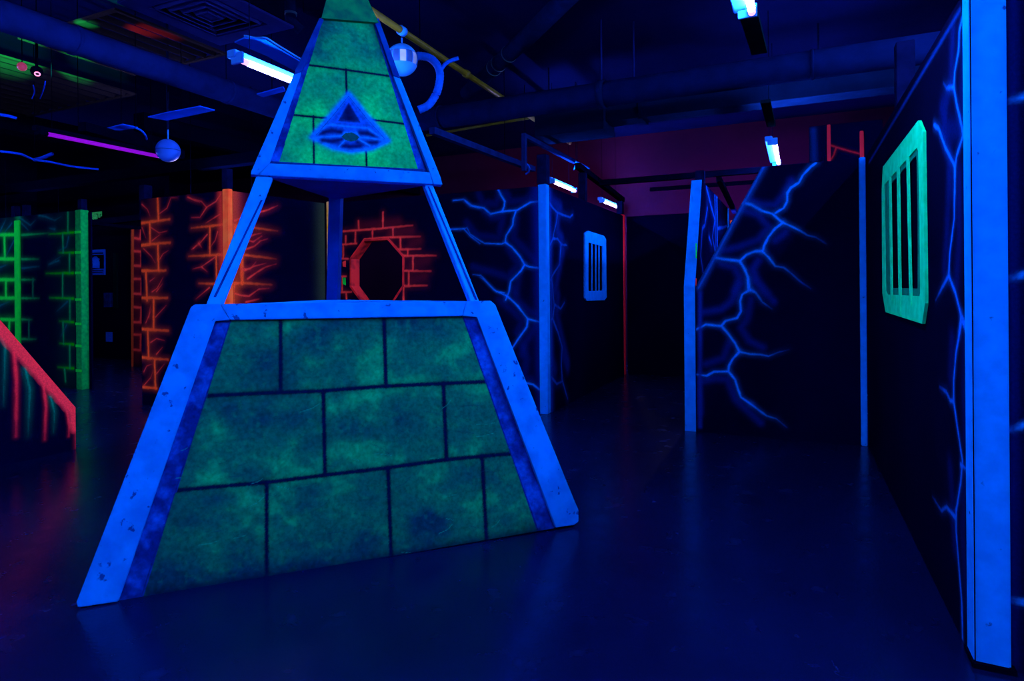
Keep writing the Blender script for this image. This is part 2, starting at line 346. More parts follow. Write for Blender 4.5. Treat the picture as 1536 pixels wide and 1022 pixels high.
for k in range(60):   # scratches in the stone paint
    x = rng.uniform(260, 760); y = rng.uniform(600, 880); a = rng.uniform(-.7, .5); l = rng.uniform(6, 34)
    fl_.stroke([(x, y), (x+l*math.cos(a)*.6, y+l*math.sin(a)*.5), (x+l*math.cos(a), y+l*math.sin(a)*1.2)], (.0, .03, .06) if k % 3 else (.0, .3, .2), .9, 0, a=.45)
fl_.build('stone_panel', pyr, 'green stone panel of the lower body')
TL, TR, BR, BL = (288, 457), (741, 451), (868, 786), (114, 911)
off = .022
def fpoly(pts, o=off): return [FP(x, y, o) for x, y in pts]
slab('edge_board', fpoly([(292, 456.5), (330, 456), (345, 480), (322, 481), (177, 903), (117, 912), (114, 905), (286, 461)]), nF, .04, M_blue_pyr, pyr, 'bright blue left edge board', .003)
slab('edge_board', fpoly([(700, 452), (736, 451), (743, 457), (859, 745), (868, 765), (868, 783), (861, 788), (834, 792), (716, 475), (694, 474)]), nF, .04, M_blue_pyr, pyr, 'bright blue right edge board with a scuffed foot', .003)
slab('rim_board', fpoly([(330.5, 456), (699.5, 452), (693.5, 474), (345.5, 480)]), nF, .04, M_blue_pyr, pyr, 'bright blue top rim', .003)
slab('foot_skid', fpoly([(176, 904), (500, 850.5), (834, 793), (861, 789.5), (852, 793.5), (500, 855), (122, 915), (120, 911)], .012), nF, .03, M_black, pyr, 'black foot skid')
# lower body, other two sides, top plate
ctl, ctr = FP(*TL), FP(*TR); zt = (ctl[2]+ctr[2])/2; f3 = zt/3.45; back3 = P3+(APEX-P3)*f3
inn = lambda p, k=.985: CEN*(1-k)+p*k if False else np.array((CEN[0]+(p[0]-CEN[0])*k, CEN[1]+(p[1]-CEN[1])*k, p[2]))
bm = bmesh.new()
b0, b1, b2 = [inn(p, .965) for p in (P1, P2, P3)]; t0, t1, t2 = [inn(p, .95) for p in (ctl, ctr, back3)]
t0[2] = t1[2] = t2[2] = zt-.035
for a_, b_, c_, d_ in ((b1, b2, t2, t1), (b2, b0, t0, t2), (b0, b1, t1, t0)): bm.faces.new([bm.verts.new(tuple(map(float, p+np.array((0, 0, .004))))) for p in (a_, b_, c_, d_)])
bm.faces.new([bm.verts.new(tuple(map(float, p+np.array((0, 0, .004))))) for p in (b2, b1, b0)]); bm.faces.new([bm.verts.new(tuple(map(float, p+np.array((0, 0, .004))))) for p in (t0, t1, t2)])
bmesh.ops.remove_doubles(bm, verts=bm.verts, dist=1e-4)
from_bm('body', bm, M_deep, pyr, 'dark blue rear body')
tp = [np.array((p[0], p[1], zt-.006)) for p in (FP(292, 457), FP(737, 452), back3)]
slab('top_plate', tp, (0, 0, 1), .028, M_blue_pyr, pyr, 'blue top ledge')
# upper body
fu = Face([(484, 30), (563, 34), (640, 262), (398, 250)], 300, 300, (0, .3, .1))
up_m = [[(455, 96.5), (520, 105), (590, 115)], [(420, 170.5), (480, 176.5), (560, 180), (615, 187)], [(519, 104), (520, 142)], [(470, 174), (471, 250)], [(549, 215), (550, 252)], [(480, 27), (570, 35)]]
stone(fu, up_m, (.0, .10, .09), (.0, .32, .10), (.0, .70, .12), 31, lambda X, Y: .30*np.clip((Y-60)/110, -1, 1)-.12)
for ln in up_m: fu.stroke(ln, MORT, 3.2, 4.5, .4, soft=.4)
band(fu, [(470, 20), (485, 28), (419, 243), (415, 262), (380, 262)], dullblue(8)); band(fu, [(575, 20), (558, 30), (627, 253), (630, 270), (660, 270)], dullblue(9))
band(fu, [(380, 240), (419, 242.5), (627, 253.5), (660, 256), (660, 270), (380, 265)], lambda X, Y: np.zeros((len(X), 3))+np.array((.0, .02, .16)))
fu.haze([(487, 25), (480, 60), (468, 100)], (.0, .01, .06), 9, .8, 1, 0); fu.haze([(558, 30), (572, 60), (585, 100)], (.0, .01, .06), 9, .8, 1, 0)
# eye emblem painted on the upper face
EB = (.0, .13, .62); ED = (.0, .012, .10)
tri = [(523, 141), (467.5, 206), (500, 222), (527, 227), (558, 223), (582.5, 211), (523, 141)]
band(fu, tri[:-1], lambda X, Y: np.zeros((len(X), 3))+np.array((.0, .05, .38)))
fu.stroke(tri, EB, 2.6, 4.2, .9)
band(fu, [(523, 154), (541, 184), (507, 182)], lambda X, Y: np.zeros((len(X), 3))+np.array(ED)); fu.haze([(523, 162), (524, 178)], (.0, .004, .05), 7, 1.)
fu.stroke([(523, 150), (504, 183), (527, 185), (545, 186), (523, 150)], (.0, .06, .5), 2, 2.5, .6)
for ln in ([(482, 200), (497, 196), (512, 198)], [(484, 210), (498, 212), (513, 209)], [(540, 200), (552, 200), (565, 206)], [(538, 213), (552, 215), (565, 213)], [(510, 218), (524, 220), (540, 219)]):
    fu.haze(ln, (.0, .004, .07), 4.6, 1.)
for ln in ([(469, 205), (490, 188), (500, 187)], [(470, 206), (497, 205), (513, 204), (517, 199), (534, 199), (540, 206), (560, 208), (580, 211)], [(517, 211), (508, 220)], [(538, 209), (555, 219)], [(500, 187), (520, 190), (551, 192), (575, 208)]):
    fu.stroke(ln, EB, 1.6, 2.6, .6)
band(fu, [(512, 205), (518, 200), (528, 198.5), (536, 203), (539, 206), (534, 211), (526, 212.5), (518, 210)], lambda X, Y: np.zeros((len(X), 3))+np.array((.0, .05, .07)))
fu.stroke([(474, 203), (500, 173), (523, 144), (550, 178), (577, 208)], (.0, .02, .12), .7, 0, a=.8)
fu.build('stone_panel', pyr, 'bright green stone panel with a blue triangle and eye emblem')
slab('edge_board', fpoly([(377, 257), (376, 261), (387, 262.5), (404, 245), (452, 108), (440, 112)]), nF, .04, M_blue_pyr, pyr, 'blue left edge board of the upper body', .002)
slab('edge_board', fpoly([(440.3, 111.3), (452.3, 107.3), (487, 25), (479, 27)], .018), nF, .04, M_blue_dark, pyr, 'upper end of the left edge board, its shade painted in navy', .002)  # less lit end of the board: shade painted as darker blue
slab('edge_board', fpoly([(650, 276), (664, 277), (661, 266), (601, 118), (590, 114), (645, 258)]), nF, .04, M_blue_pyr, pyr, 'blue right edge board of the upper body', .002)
slab('edge_board', fpoly([(600.7, 117.3), (568, 27), (561, 29), (589.7, 113.2)], .018), nF, .04, M_blue_dark, pyr, 'upper end of the right edge board, its shade painted in navy', .002)  # shade near the peak painted as darker blue here too
slab('rim_board', fpoly([(388, 262.5), (404.5, 245.2), (540, 251), (644.5, 258.5), (649.5, 276)]), nF, .04, M_blue_pyr, pyr, 'bright blue lower rim of the upper body', .002)
uq = [FP(378, 262), FP(662, 276)]; zu = (uq[0][2]+uq[1][2])/2
u3 = P3+(APEX-P3)*(zu/3.45)
ztop = FP(525, 32)[2]; kz = ztop/3.45
tt0, tt1 = FP(487, 28), FP(561, 32); tt2 = P3+(APEX-P3)*kz
bm = bmesh.new()
b0, b1, b2 = [inn(p, .97) for p in (uq[0], uq[1], u3)]; b0[2] = b1[2] = b2[2] = zu+.004; t0, t1, t2 = [inn(p, .9) for p in (tt0, tt1, tt2)]
for a_, b_, c_, d_ in ((b1, b2, t2, t1), (b2, b0, t0, t2), (b0, b1, t1, t0)): bm.faces.new([bm.verts.new(tuple(map(float, p))) for p in (a_, b_, c_, d_)])
bm.faces.new([bm.verts.new(tuple(map(float, p))) for p in (b2, b1, b0)]); bm.faces.new([bm.verts.new(tuple(map(float, p))) for p in (t0, t1, t2)])
bmesh.ops.remove_doubles(bm, verts=bm.verts, dist=1e-4)
from_bm('upper_body', bm, mat('soffit_blue', (.0, .012, .16), (.0, .008, .1), 3, .6, .2), pyr, 'dark blue underside and rear of the upper body')
# cap with its own painted stone
capm = mat('cap_stone_paint', (.0, .26, .07), (.0, .04, .05), 7, .6, .1, lo=.38, hi=.72)
bm = bmesh.new(); cb = [FP(482, 27, .03), FP(568, 34, .03), inn(tt2, 1.08)]; ap = np.array((APEX[0], APEX[1], min(APEX[2], 3.5)))
v = [bm.verts.new(tuple(map(float, p))) for p in cb]; w = bm.verts.new(tuple(map(float, ap)))
for i in range(3): bm.faces.new((v[i], v[(i+1) % 3], w))
bm.faces.new(v[::-1]); from_bm('cap', bm, capm, pyr, 'dark green peak cap')
# legs
def leg(quad, lab, th=.05): return slab('leg', [FP(x, y, .0) for x, y in quad], nF, th, M_blue, pyr, lab, .004)
leg([(385.5, 262), (409.5, 266), (333.5, 458), (309, 458)], 'bright blue sloping left leg'); leg([(634.5, 272), (648, 274), (720.5, 456), (706.5, 455)], 'bright blue sloping right leg')
slab('leg_groove', [FP(x, y, .003) for x, y in ((391, 300), (394, 300), (324, 446), (320, 446))], nF, .002, M_blue_dark, pyr, 'dark seam down the left leg')
slab('leg_groove', [FP(x, y, .003) for x, y in ((641.5, 280), (644, 280), (716, 450), (713, 450))], nF, .002, M_blue_dark, pyr, 'dark seam down the right leg')
pa = P3+(APEX-P3)*(zu/3.45); pb = back3; rt = np.array((math.cos(A), math.sin(A), 0))*.04; bk = np.array((-math.sin(A), math.cos(A), 0))*.08
ib = np.array((0, 0, 0.)); c8 = []
for p in (pb, pa):
    q = inn(p, .93); q[2] = zt-.03 if p is pb else zu+.02
    c8 += [q-rt, q+rt, q+rt+bk, q-rt+bk]
bm = bmesh.new(); bm_hex(bm, c8); from_bm('rear_leg', bm, mat('rear_leg_blue', (.0, .025, .24), (.0, .015, .16), 6, .5, .2), pyr, 'dull blue rear post')
# ================================================================== WALLS
def wallthing(loc, label): return empty('partition_wall', (*loc, 0), label, 'wall')
XE, YF = -2.45, 6.19
# --- F : wall with the octagonal opening
tF = wallthing((-3.9, YF), 'black maze wall with a red brick octagonal opening and blue cracks, behind the pyramid')
wf = Board((-5.38, YF), (XE-.09, YF), res=.0085)
z1 = Z((680, 240), 5.11); z2 = Z((720, 420), 4.26); z8 = Z((480, 260), 5.108)
for ln in (z1((400, 250), (440, 320), (540, 310), (640, 260)), z1((190, 240), (220, 330), (330, 340), (350, 260)), z1((100, 480), (180, 580), (350, 600), (380, 440), (290, 440), (240, 400)),
           z1((480, 450), (460, 600), (560, 700), (640, 780)), z1((150, 820), (300, 860), (420, 900), (500, 800), (420, 680)), z1((500, 900), (480, 1020)),
           z2((215, 60), (240, 130), (310, 200), (370, 220)), z2((120, 130), (200, 190), (270, 260), (240, 340)), z2((270, 420), (300, 500), (280, 620), (330, 640)), z2((350, 300), (290, 400), (270, 480))):
    wf.haze(ln, (.0, .012, .16), .045, .42)
def cracks(b, lst, w=.02, col=CRK, glow=.04, ga=.35, f1=.6):
    glow *= .7; ga *= .45; w *= .82
    for ln in lst: b.stroke(ln, col, w, glow, ga, 1., 1., f1)
cracks(wf, [z1((655, 318), (590, 325), (540, 355), (490, 385), (375, 395), (285, 415), (235, 370), (140, 350), (90, 310)), z1((375, 395), (390, 355), (395, 320), (365, 270), (340, 218)),
            z1((480, 392), (460, 450), (455, 500), (405, 580), (398, 630)), z1((398, 632), (450, 670), (510, 740), (545, 800)), z1((660, 830), (580, 820), (545, 803)), z1((545, 805), (520, 850), (440, 930), (425, 1015), (400, 1075)),
            z2((165, 100), (175, 105), (240, 165), (305, 250), (385, 270)), z2((305, 255), (300, 300), (250, 370), (200, 445)), z2((380, 700), (340, 670), (300, 660))], .022, f1=.8)
cracks(wf, [z1((398, 632), (370, 645), (240, 640), (190, 610), (130, 570), (105, 520), (60, 535), (0, 535)), z1((390, 1020), (330, 1010), (270, 950), (210, 885), (150, 880)), z2((165, 100), (90, 65), (30, 5), (0, -20)),
            z8((1020, 210), (1100, 200), (1150, 250), (1226, 270)), z8((1000, 430), (1100, 425), (1150, 480), (1226, 540))], .014, CRK, .03, .3, .4)
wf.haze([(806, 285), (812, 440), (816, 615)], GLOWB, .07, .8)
for ln in (z8((180, 445), (450, 425)), z8((450, 425), (710, 400)), z8((540, 490), (770, 485)), z8((600, 585), (770, 580)), z8((640, 632), (890, 632)), z8((640, 748), (850, 750)), z8((640, 865), (820, 860))):
    wf.stroke(ln, RED, .026, .05, .05, 1, 1, .45 if ln[0][0] > 560 else 1)
for ln in (z8((162, 548), (280, 538)), z8((340, 505), (540, 490)), z8((150, 655), (215, 655)), z8((145, 790), (200, 790)), z8((145, 912), (240, 910)),
           z8((482, 418), (482, 300)), z8((297, 430), (295, 365)), z8((272, 445), (270, 530)), z8((402, 435), (402, 500)), z8((558, 425), (560, 490)), z8((615, 495), (617, 580)), z8((672, 590), (672, 630)),
           z8((712, 635), (712, 740)), z8((680, 752), (680, 860)), z8((640, 870), (640, 1000)), z8((178, 550), (178, 650)), z8((170, 795), (170, 910)), z8((200, 915), (205, 1000)), z8((197, 535), (197, 480)), z8((640, 640), (638, 860)), z8((520, 500), (640, 635))):
    wf.stroke(ln, RED, .022, .04, .05, 1.)
for ln in (z8((300, 400), (480, 380), (600, 370)), z8((540, 450), (700, 440)), z8((700, 540), (760, 520)), z8((700, 700), (820, 670)), z8((700, 820), (800, 790))): wf.haze(ln, RED, .06, .06)
hole = [wf.uv(*p) for p in z8((335, 514), (520, 502), (638, 638), (637, 865), (545, 1005), (335, 1005), (235, 868), (235, 655))]
wf.holes = [hole]; wf.build('panel', tF)
hx = sum(p[0] for p in hole)/8; hz = sum(p[1] for p in hole)/8
hin = [wf.pt(hx+(x-hx)*.97, hz+(z-hz)*.97, .004) for x, z in hole]; hout = [wf.pt(hx+(x-hx)*1.03, hz+(z-hz)*1.03, .004) for x, z in hole]
ring_slab('opening_rim', hout, hin, wf.n, .16, mat('red_reveal_paint', (.75, .03, .03), (.2, .01, .02), 9, .6, .1, lo=.3, hi=.5), tF, 'red painted octagonal rim')
wf_g = [wf.pt(*wf.uv(*p), .01) for p in z8((176, 800), (198, 800), (200, 860), (178, 850))]; slab('paint_patch', wf_g, wf.n, .006, M_green, tF, 'small green patch beside the opening')
wf_r = [wf.pt(*wf.uv(*p), .01) for p in z8((176, 680), (200, 670), (200, 720), (178, 715))]; slab('paint_patch', wf_r, wf.n, .006, M_red, tF, 'small red patch beside the opening')
post('corner_post', (XE-.095, XE, YF-.004, YF+.09, 0, 2.46), M_blue, tF, 'bright blue corner post')
post('end_post', (-5.43, -5.385, YF-.02, YF+.1, 0, 2.46), M_yel, tF, 'pale yellow end post')
def stub(x, y, z0, z1, s=.045):
    return tag(box('post_stub', x-s, x+s, y-s, y+s, z0, z1, M_postb), 'x', 'post')
# --- E : corridor wall with the blue barred window
tE = wallthing((XE, 7.8), 'black corridor wall with a small blue barred window')
we = Board((XE, YF+.095), (XE, 9.36), res=.009)
cracks(we, [z1((725, 310), (760, 365), (800, 405), (850, 425), (895, 440), (915, 420)), z1((800, 405), (790, 480), (770, 560), (765, 600)), z1((725, 680), (765, 605), (800, 605), (830, 650), (870, 655)), z1((825, 655), (820, 730), (815, 800), (770, 870), (725, 955)),
            z2((435, 275), (465, 245), (475, 170), (465, 60), (460, 0)), z2((480, 160), (515, 185), (540, 145)), z2((465, 250), (500, 340), (525, 430), (520, 540), (525, 640), (560, 760)), z2((440, 600), (490, 665), (525, 650))], .034, (.0, .06, .5), .08, .35, .6)
for ln in (z1((735, 250), (760, 310), (820, 360)), z1((800, 450), (800, 550), (830, 600)), z1((840, 700), (800, 900), (780, 1000)), z2((500, 100), (490, 220), (560, 520)), z2((440, 300), (450, 480), (480, 580)), z2((530, 480), (560, 560))): we.haze(ln, (.0, .015, .2), .07, .6)
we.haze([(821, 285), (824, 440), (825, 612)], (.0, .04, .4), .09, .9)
we.build('panel', tE)
def plane_pts(b, px, off): return [b.pt(*b.uv(*p), off) for p in px]
WO = [(880, 346.5), (904, 354), (907, 359), (908, 446), (905, 450.5), (878, 451.5), (875.5, 447), (875.5, 350)]
WI = [(881, 364), (902, 369.5), (902.3, 371), (902.6, 434), (902, 436), (881, 437), (880.5, 435), (880.5, 366)]
fE = ring_slab('window_frame', plane_pts(we, WO, .02), plane_pts(we, WI, .02), we.n, .02, mat('window_blue', (.0, .24, 1.), (.0, .18, .9), 12, .6, .0), tE, 'blue window frame')
slab('window_back', plane_pts(we, [(880, 363), (903, 369), (903, 437), (880, 438)], .004), we.n, .004, M_black, tE, 'dark window opening')
for x0, x1, ya, yb in ((886.2, 887.3, 364.5, 437), (892, 893.2, 366, 437), (896.8, 898, 368, 437)): slab('window_bar', plane_pts(we, [(x0, ya), (x1, ya), (x1, yb), (x0, yb)], .014), we.n, .01, M_blue, tE)
post('end_post', (XE-.08, XE+.006, 9.36, 9.47, 0, 2.46), M_crim, tE, 'crimson end post')
# --- L : black wall closing the corridor
tL = wallthing((-1.6, 9.5), 'plain black wall closing the far end of the corridor')
Board((-2.43, 9.5), (-1.02, 9.5), res=.1).build('panel', tL)
# --- C + D
YC = 6.0; XD = -.89
tC = wallthing((-.2, YC), 'black wall with a slanted top corner and branching blue cracks, right of the corridor')
wc = Board((XD+.005, YC), (.455, YC), res=.0065, top=lambda s: min(2.42, 1.35+(s)*1.84))
z3 = Z((1000, 180), 3.93); z4 = Z((1000, 420), 3.406)
for ln in (z3((480, 470), (560, 500), (640, 500), (690, 440), (735, 355)), z3((440, 530), (540, 560), (600, 630), (540, 705), (420, 750), (330, 770)), z3((640, 710), (700, 665)), z3((320, 850), (400, 870), (430, 930), (400, 1010)), z3((540, 830), (510, 880), (530, 950), (590, 1020)),
           z4((375, 20), (330, 110), (280, 150), (190, 165)), z4((430, 100), (410, 200), (380, 245), (420, 310), (490, 345)), z4((320, 320), (290, 400), (200, 430)), z4((170, 525), (250, 505), (310, 510), (350, 610), (480, 730)), z4((165, 560), (170, 680)), z4((460, 5), (500, 60), (545, 110))):
    wc.haze(ln, (.0, .018, .24), .034, .5)
cracks(wc, [z3((450, 488), (500, 500), (560, 535), (625, 555), (670, 595), (685, 605)), z3((880, 255), (850, 275), (800, 330), (780, 370), (730, 400), (712, 430), (710, 480), (690, 520), (640, 550)),
            z3((680, 610), (640, 640), (600, 690), (575, 740), (565, 775)), z3((285, 812), (340, 822), (430, 832), (470, 795), (520, 775), (565, 772)), z3((432, 835), (460, 880), (480, 930), (487, 1000)),
            z4((415, 0), (418, 45), (430, 52)), z4((425, 50), (385, 75), (375, 110), (380, 160), (360, 195), (300, 210), (280, 235)), z4((155, 252), (200, 228), (280, 237), (310, 270), (350, 325), (372, 368)),
            z4((372, 368), (340, 400), (318, 440), (315, 468)), z4((150, 483), (205, 490), (240, 470), (315, 468), (350, 510), (365, 560), (380, 600), (430, 635))], .021, f1=1)
cracks(wc, [z3((685, 605), (740, 630), (790, 655), (830, 680), (880, 692), (940, 730)), z3((565, 775), (600, 810), (640, 862), (690, 870), (740, 910), (790, 955), (850, 995)), z4((430, 52), (455, 65), (490, 115), (540, 150)),
            z4((372, 368), (430, 380), (480, 382), (520, 390), (570, 370), (625, 357)), z4((430, 635), (510, 695), (560, 710), (615, 755))], .019, f1=.1)
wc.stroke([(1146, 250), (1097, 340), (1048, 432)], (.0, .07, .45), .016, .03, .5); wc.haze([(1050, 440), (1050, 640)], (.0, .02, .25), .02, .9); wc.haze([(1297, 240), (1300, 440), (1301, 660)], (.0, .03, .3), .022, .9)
wc.build('panel', tC)
post('corner_post', (.458, .505, YC-.012, YC+.06, 0, 2.43), M_blue, tC, 'slim blue corner post')
tD = wallthing((XD-.05, 7.3), 'narrow-edged black wall with a blue front edge, running back beside the corridor')
wd = Board((XD, YC+.006), (XD, 8.95), res=.01, top=lambda s: min(2.42, 1.35+s*2.12), th=.1)
cracks(wd, [z3((235, 400), (260, 500), (285, 590), (280, 620), (270, 690), (290, 800)), z3((240, 520), (225, 620), (210, 640), (200, 800), (215, 900)), z3((250, 690), (265, 735)), z3((300, 640), (330, 635), (355, 625))], .05, (.0, .04, .4), .12, .3, .6)
wd.haze(z3((285, 440), (290, 790)), (.0, .04, .35), .06, .6)
wd.build('panel', tD)
def ribbon(name, prof, x0, x1, th, m, parent, lab):  # strip in the y-z plane following a profile, between x0 and x1
    bm = bmesh.new(); pr = [Vector((0, y, z)) for y, z in prof]; k = len(pr); vs = []
    for i, p in enumerate(pr):
        t = (pr[min(i+1, k-1)]-pr[max(i-1, 0)]).normalized(); o = Vector((0, -t.z, t.y))*th
        vs.append([bm.verts.new((x0, p.y, p.z)), bm.verts.new((x1, p.y, p.z)), bm.verts.new((x1, (p+o).y, (p+o).z)), bm.verts.new((x0, (p+o).y, (p+o).z))])
    for a, b in zip(vs, vs[1:]):
        for j in range(4): bm.faces.new((a[j], a[(j+1) % 4], b[(j+1) % 4], b[j]))
    bm.faces.new(vs[0]); bm.faces.new(vs[-1][::-1]); return from_bm(name, bm, m, parent, lab)
ribbon('edge_trim', [(YC, 0), (YC, .7), (YC, 1.35), (YC+.5, 2.42)], XD-.1, XD, .014, M_blue, tD, 'blue front edge trim')
post('batten', (XD, XD+.012, 7.62, 7.72, 0, 2.42), M_blue_dark, tD, 'dull blue batten'); post('batten', (XD, XD+.012, 8.94, 9.04, 0, 2.42), M_blue, tD, 'bright blue far batten')
post('end_strip', (XD-.02, XD+.03, 9.5, 9.56, 0, 2.3), M_orange, tD, 'orange strip at the far end')
slab('paint_patch', [(XD+.004, *p) for p in ((6.05, 1.62), (6.1, 1.62), (6.1, 1.76), (6.05, 1.76))], (1, 0, 0), .004, M_green, tD, 'small green patch')
slab('paint_patch', [(XD+.004, *p) for p in ((6.03, 1.34), (6.07, 1.34), (6.07, 1.43), (6.03, 1.43))], (1, 0, 0), .004, M_red, tD, 'small red patch')
# --- A : big right-hand wall
tA = wallthing((.55, 4.4), 'long black wall on the right with a turquoise barred window')
wa = Board((.51, 5.985), (.553, 2.80), h=2.43, res=.0075, base=(.0004, .0012, .013))
z5 = Z((1290, 120), 2.69); z6 = Z((1290, 480), 1.886); zu_ = Z((1100, 0), 3.523)
for ln in (zu_((1160, 180), (1150, 420), (1120, 560)), zu_((1225, 200), (1210, 480), (1235, 600)), zu_((1110, 700), (1140, 820), (1150, 1000)), z5((400, 380), (400, 650), (390, 800)), z5((360, 380), (350, 640), (340, 760)), z5((330, 110), (350, 200), (400, 200)), z6((300, 60), (295, 200), (300, 330)), z6((255, 420), (262, 520), (268, 640)), z6((300, 480), (290, 600), (300, 760), (310, 870)), z6((260, 60), (256, 160))):
    wa.haze(ln, (.0, .008, .11), .05, .5)
ca = [zu_((1250, -20), (1240, 0), (1215, 80), (1195, 160), (1190, 270), (1170, 380), (1165, 460), (1180, 550), (1205, 660), (1215, 715)), zu_((1250, 635), (1215, 715), (1180, 820), (1172, 880), (1170, 1022)), zu_((1172, 880), (1120, 780), (1085, 680), (1060, 660)),
      z5((382, 350), (380, 560), (362, 700), (358, 790)), z5((358, 790), (385, 860), (408, 950), (450, 1030)), z5((408, 950), (400, 1020)), z6((288, 0), (272, 90), (265, 170), (265, 230), (275, 300), (290, 400), (285, 460), (272, 540), (272, 600), (280, 700), (288, 800), (290, 900)), z6((288, 0), (310, 50), (325, 120))]
cracks(wa, ca, .02, (.0, .11, .7), .035, .4, 1.)
cracks(wa, [zu_((1165, 460), (1125, 465), (1110, 440)), z5((358, 790), (330, 840), (305, 890)), z6((265, 230), (255, 228), (245, 205), (225, 190)), z6((285, 410), (318, 435), (325, 440)), z6((270, 560), (245, 530), (230, 540), (205, 500))], .022, (.0, .11, .7), .035, .35, .15)
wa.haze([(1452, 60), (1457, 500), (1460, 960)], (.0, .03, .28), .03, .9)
wa.haze([(1303, 245), (1440, 15)], (.0, .02, .16), .012, .8)
wa.build('panel', tA)
WO = [(1383, 180), (1390, 197), (1392, 330), (1393.5, 455), (1389, 486), (1332.5, 468.5), (1327.5, 440), (1326.5, 284), (1328.5, 250)]
WM = [(1381, 221), (1383, 226), (1385, 330), (1386, 440), (1385, 444.5), (1334.5, 442), (1332, 436), (1330, 284), (1330.5, 277)]
WI = [(1377.6, 233), (1378.5, 240), (1380, 330), (1380, 430), (1379.5, 433), (1338, 432), (1337, 428), (1334.5, 288), (1334.7, 280)]
ring_slab('window_frame', plane_pts(wa, WO, .016), plane_pts(wa, WM, .016), wa.n, .014, M_teal, tA, 'bright turquoise window frame')
ring_slab('window_reveal', plane_pts(wa, WM, .010), plane_pts(wa, WI, .010), wa.n, .008, M_teal_d, tA, 'dark turquoise window reveal')
slab('window_back', plane_pts(wa, WI, .004), wa.n, .003, M_black, tA, 'black window opening')
for xt, yt, xb, yb, w in ((1340, 266, 1342.6, 450, 1.5), (1352.6, 250, 1356, 473, 2.2), (1367.5, 236, 1372.5, 458, 2.0)):
    slab('window_bar', plane_pts(wa, [(xt-w/2, yt), (xt+w/2, yt-2), (xb+w/2, yb+1), (xb-w/2, yb)], .022), wa.n, .010, M_teal, tA)
bm = bmesh.new(); yp = 2.70; xw0 = float(at_y(1467.5, 500, yp)[0]); xw1 = float(at_y(1513, 500, yp)[0])
bm_hex(bm, [(.553, yp+.105, 0), (.553, yp, 0), (xw1, yp-.005, 0), (xw1, yp+.105, 0), (.553, yp+.105, 2.46), (.553, yp, 2.46), (xw1, yp-.005, 2.46), (xw1, yp+.105, 2.46)])
bmesh.ops.bevel(bm, geom=list(bm.edges), offset=.006, segments=2, affect='EDGES'); from_bm('corner_post', bm, M_blue, tA, 'wide bright blue corner post')
bm = bmesh.new(); bm_box(bm, .5535, .557, yp-.0065, yp-.0035, .01, 2.4); from_bm('post_seam', bm, M_beam, tA, 'dark chipped seam down the corner post')
bm = bmesh.new(); bm_box(bm, .545, xw1+.012, yp-.02, yp+.11, 0, .018); from_bm('foot_plate', bm, M_black, tA, 'black foot of the corner post')
tB = wallthing((1.6, yp+.02), 'black wall with blue cracks at the right border of the photo, beyond the wide blue post')
wb = Board((xw1+.004, yp+.02), (2.6, yp+.02), res=.012)
for y0, y1 in ((150, 143), (418, 409), (645, 634), (900, 906)): wb.stroke([(1517, y0), (1545, y1), (1600, y1-20), (1660, y1+10)], (.0, .2, .9), .016, .012, .5, 1, 1, .3)
wb.haze([(1519, 0), (1519, 1000)], (.0, .006, .1), .02, .8)
wb.build('panel', tB)
# --- H : orange wall and G
YH = 4.88; XH0 = -7.11; XH1 = -5.72
tH = wallthing((-6.4, YH), 'black wall with orange glowing brick joints at its left end, left behind the pyramid')
wh = Board((XH0, YH), (float(at_y(334.5, 350, YH)[0])-.001, YH), h=2.44, res=.0065)
o1 = Z((0, 240), 5.11); o2 = Z((0, 420), 3.407); o3 = Z((270, 240), 4.644)
def bricks(b, lines, col, w, glow=.03, ga=.25, f1=.3, a=1.):
    for ln in lines: b.stroke(ln, col, w, glow, ga, a, 1, f1)
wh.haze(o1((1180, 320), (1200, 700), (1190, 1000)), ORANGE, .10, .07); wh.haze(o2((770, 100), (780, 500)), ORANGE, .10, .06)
bricks(wh, [o1((1088, 485), (1215, 465), (1300, 455)), o1((1088, 655), (1220, 640), (1305, 635)), o1((1088, 850), (1270, 848)), o2((727, 92), (855, 92)), o2((727, 252), (860, 260)), o2((727, 398), (858, 408))], ORANGE, .034, .045, .22, .55)
bricks(wh, [o1((1208, 293), (1215, 465)), o1((1148, 485), (1150, 640)), o1((1210, 655), (1215, 845)), o1((1118, 860), (1125, 1022), (1128, 1080)), o2((785, 100), (785, 250)), o2((755, 262), (760, 395)), o2((790, 412), (795, 555)), o2((730, 548), (800, 555))], ORANGE, .028, .035, .22, 1.)
OD = (.85, .06, .04)
bricks(wh, [o1((1088, 340), (1130, 380), (1150, 430)), o1((1225, 410), (1280, 370), (1310, 290), (1360, 290)), o1((1090, 520), (1115, 590), (1120, 600)), o1((1160, 520), (1220, 560), (1280, 545)), o1((1165, 620), (1230, 570)), o1((1100, 680), (1160, 740), (1190, 790)), o1((1225, 760), (1250, 720), (1290, 695)),
            o1((1150, 930), (1190, 900)), o1((1165, 1012), (1205, 985), (1250, 900)), o2((760, 190), (770, 130)), o2((800, 60), (830, 20)), o2((745, 220), (775, 150)), o2((795, 190), (850, 130)), o2((770, 320), (800, 300), (840, 310)), o2((800, 380), (830, 345)), o2((735, 470), (750, 440), (780, 430)), o2((800, 480), (840, 430)), o2((735, 540), (770, 500), (785, 460)), o1((1440, 285), (1490, 310), (1533, 325)), o1((1480, 680), (1520, 640), (1533, 620))], OD, .012, .03, .14, .3)
bricks(wh, [o3((300, 450), (200, 462), (80, 475)), o3((300, 660), (60, 672)), o3((300, 866), (130, 860))], ORANGE, .03, .04, .25, .35)
bricks(wh, [o3((208, 465), (208, 660)), o3((252, 670), (255, 830))], ORANGE, .022, .03, .2, .9)
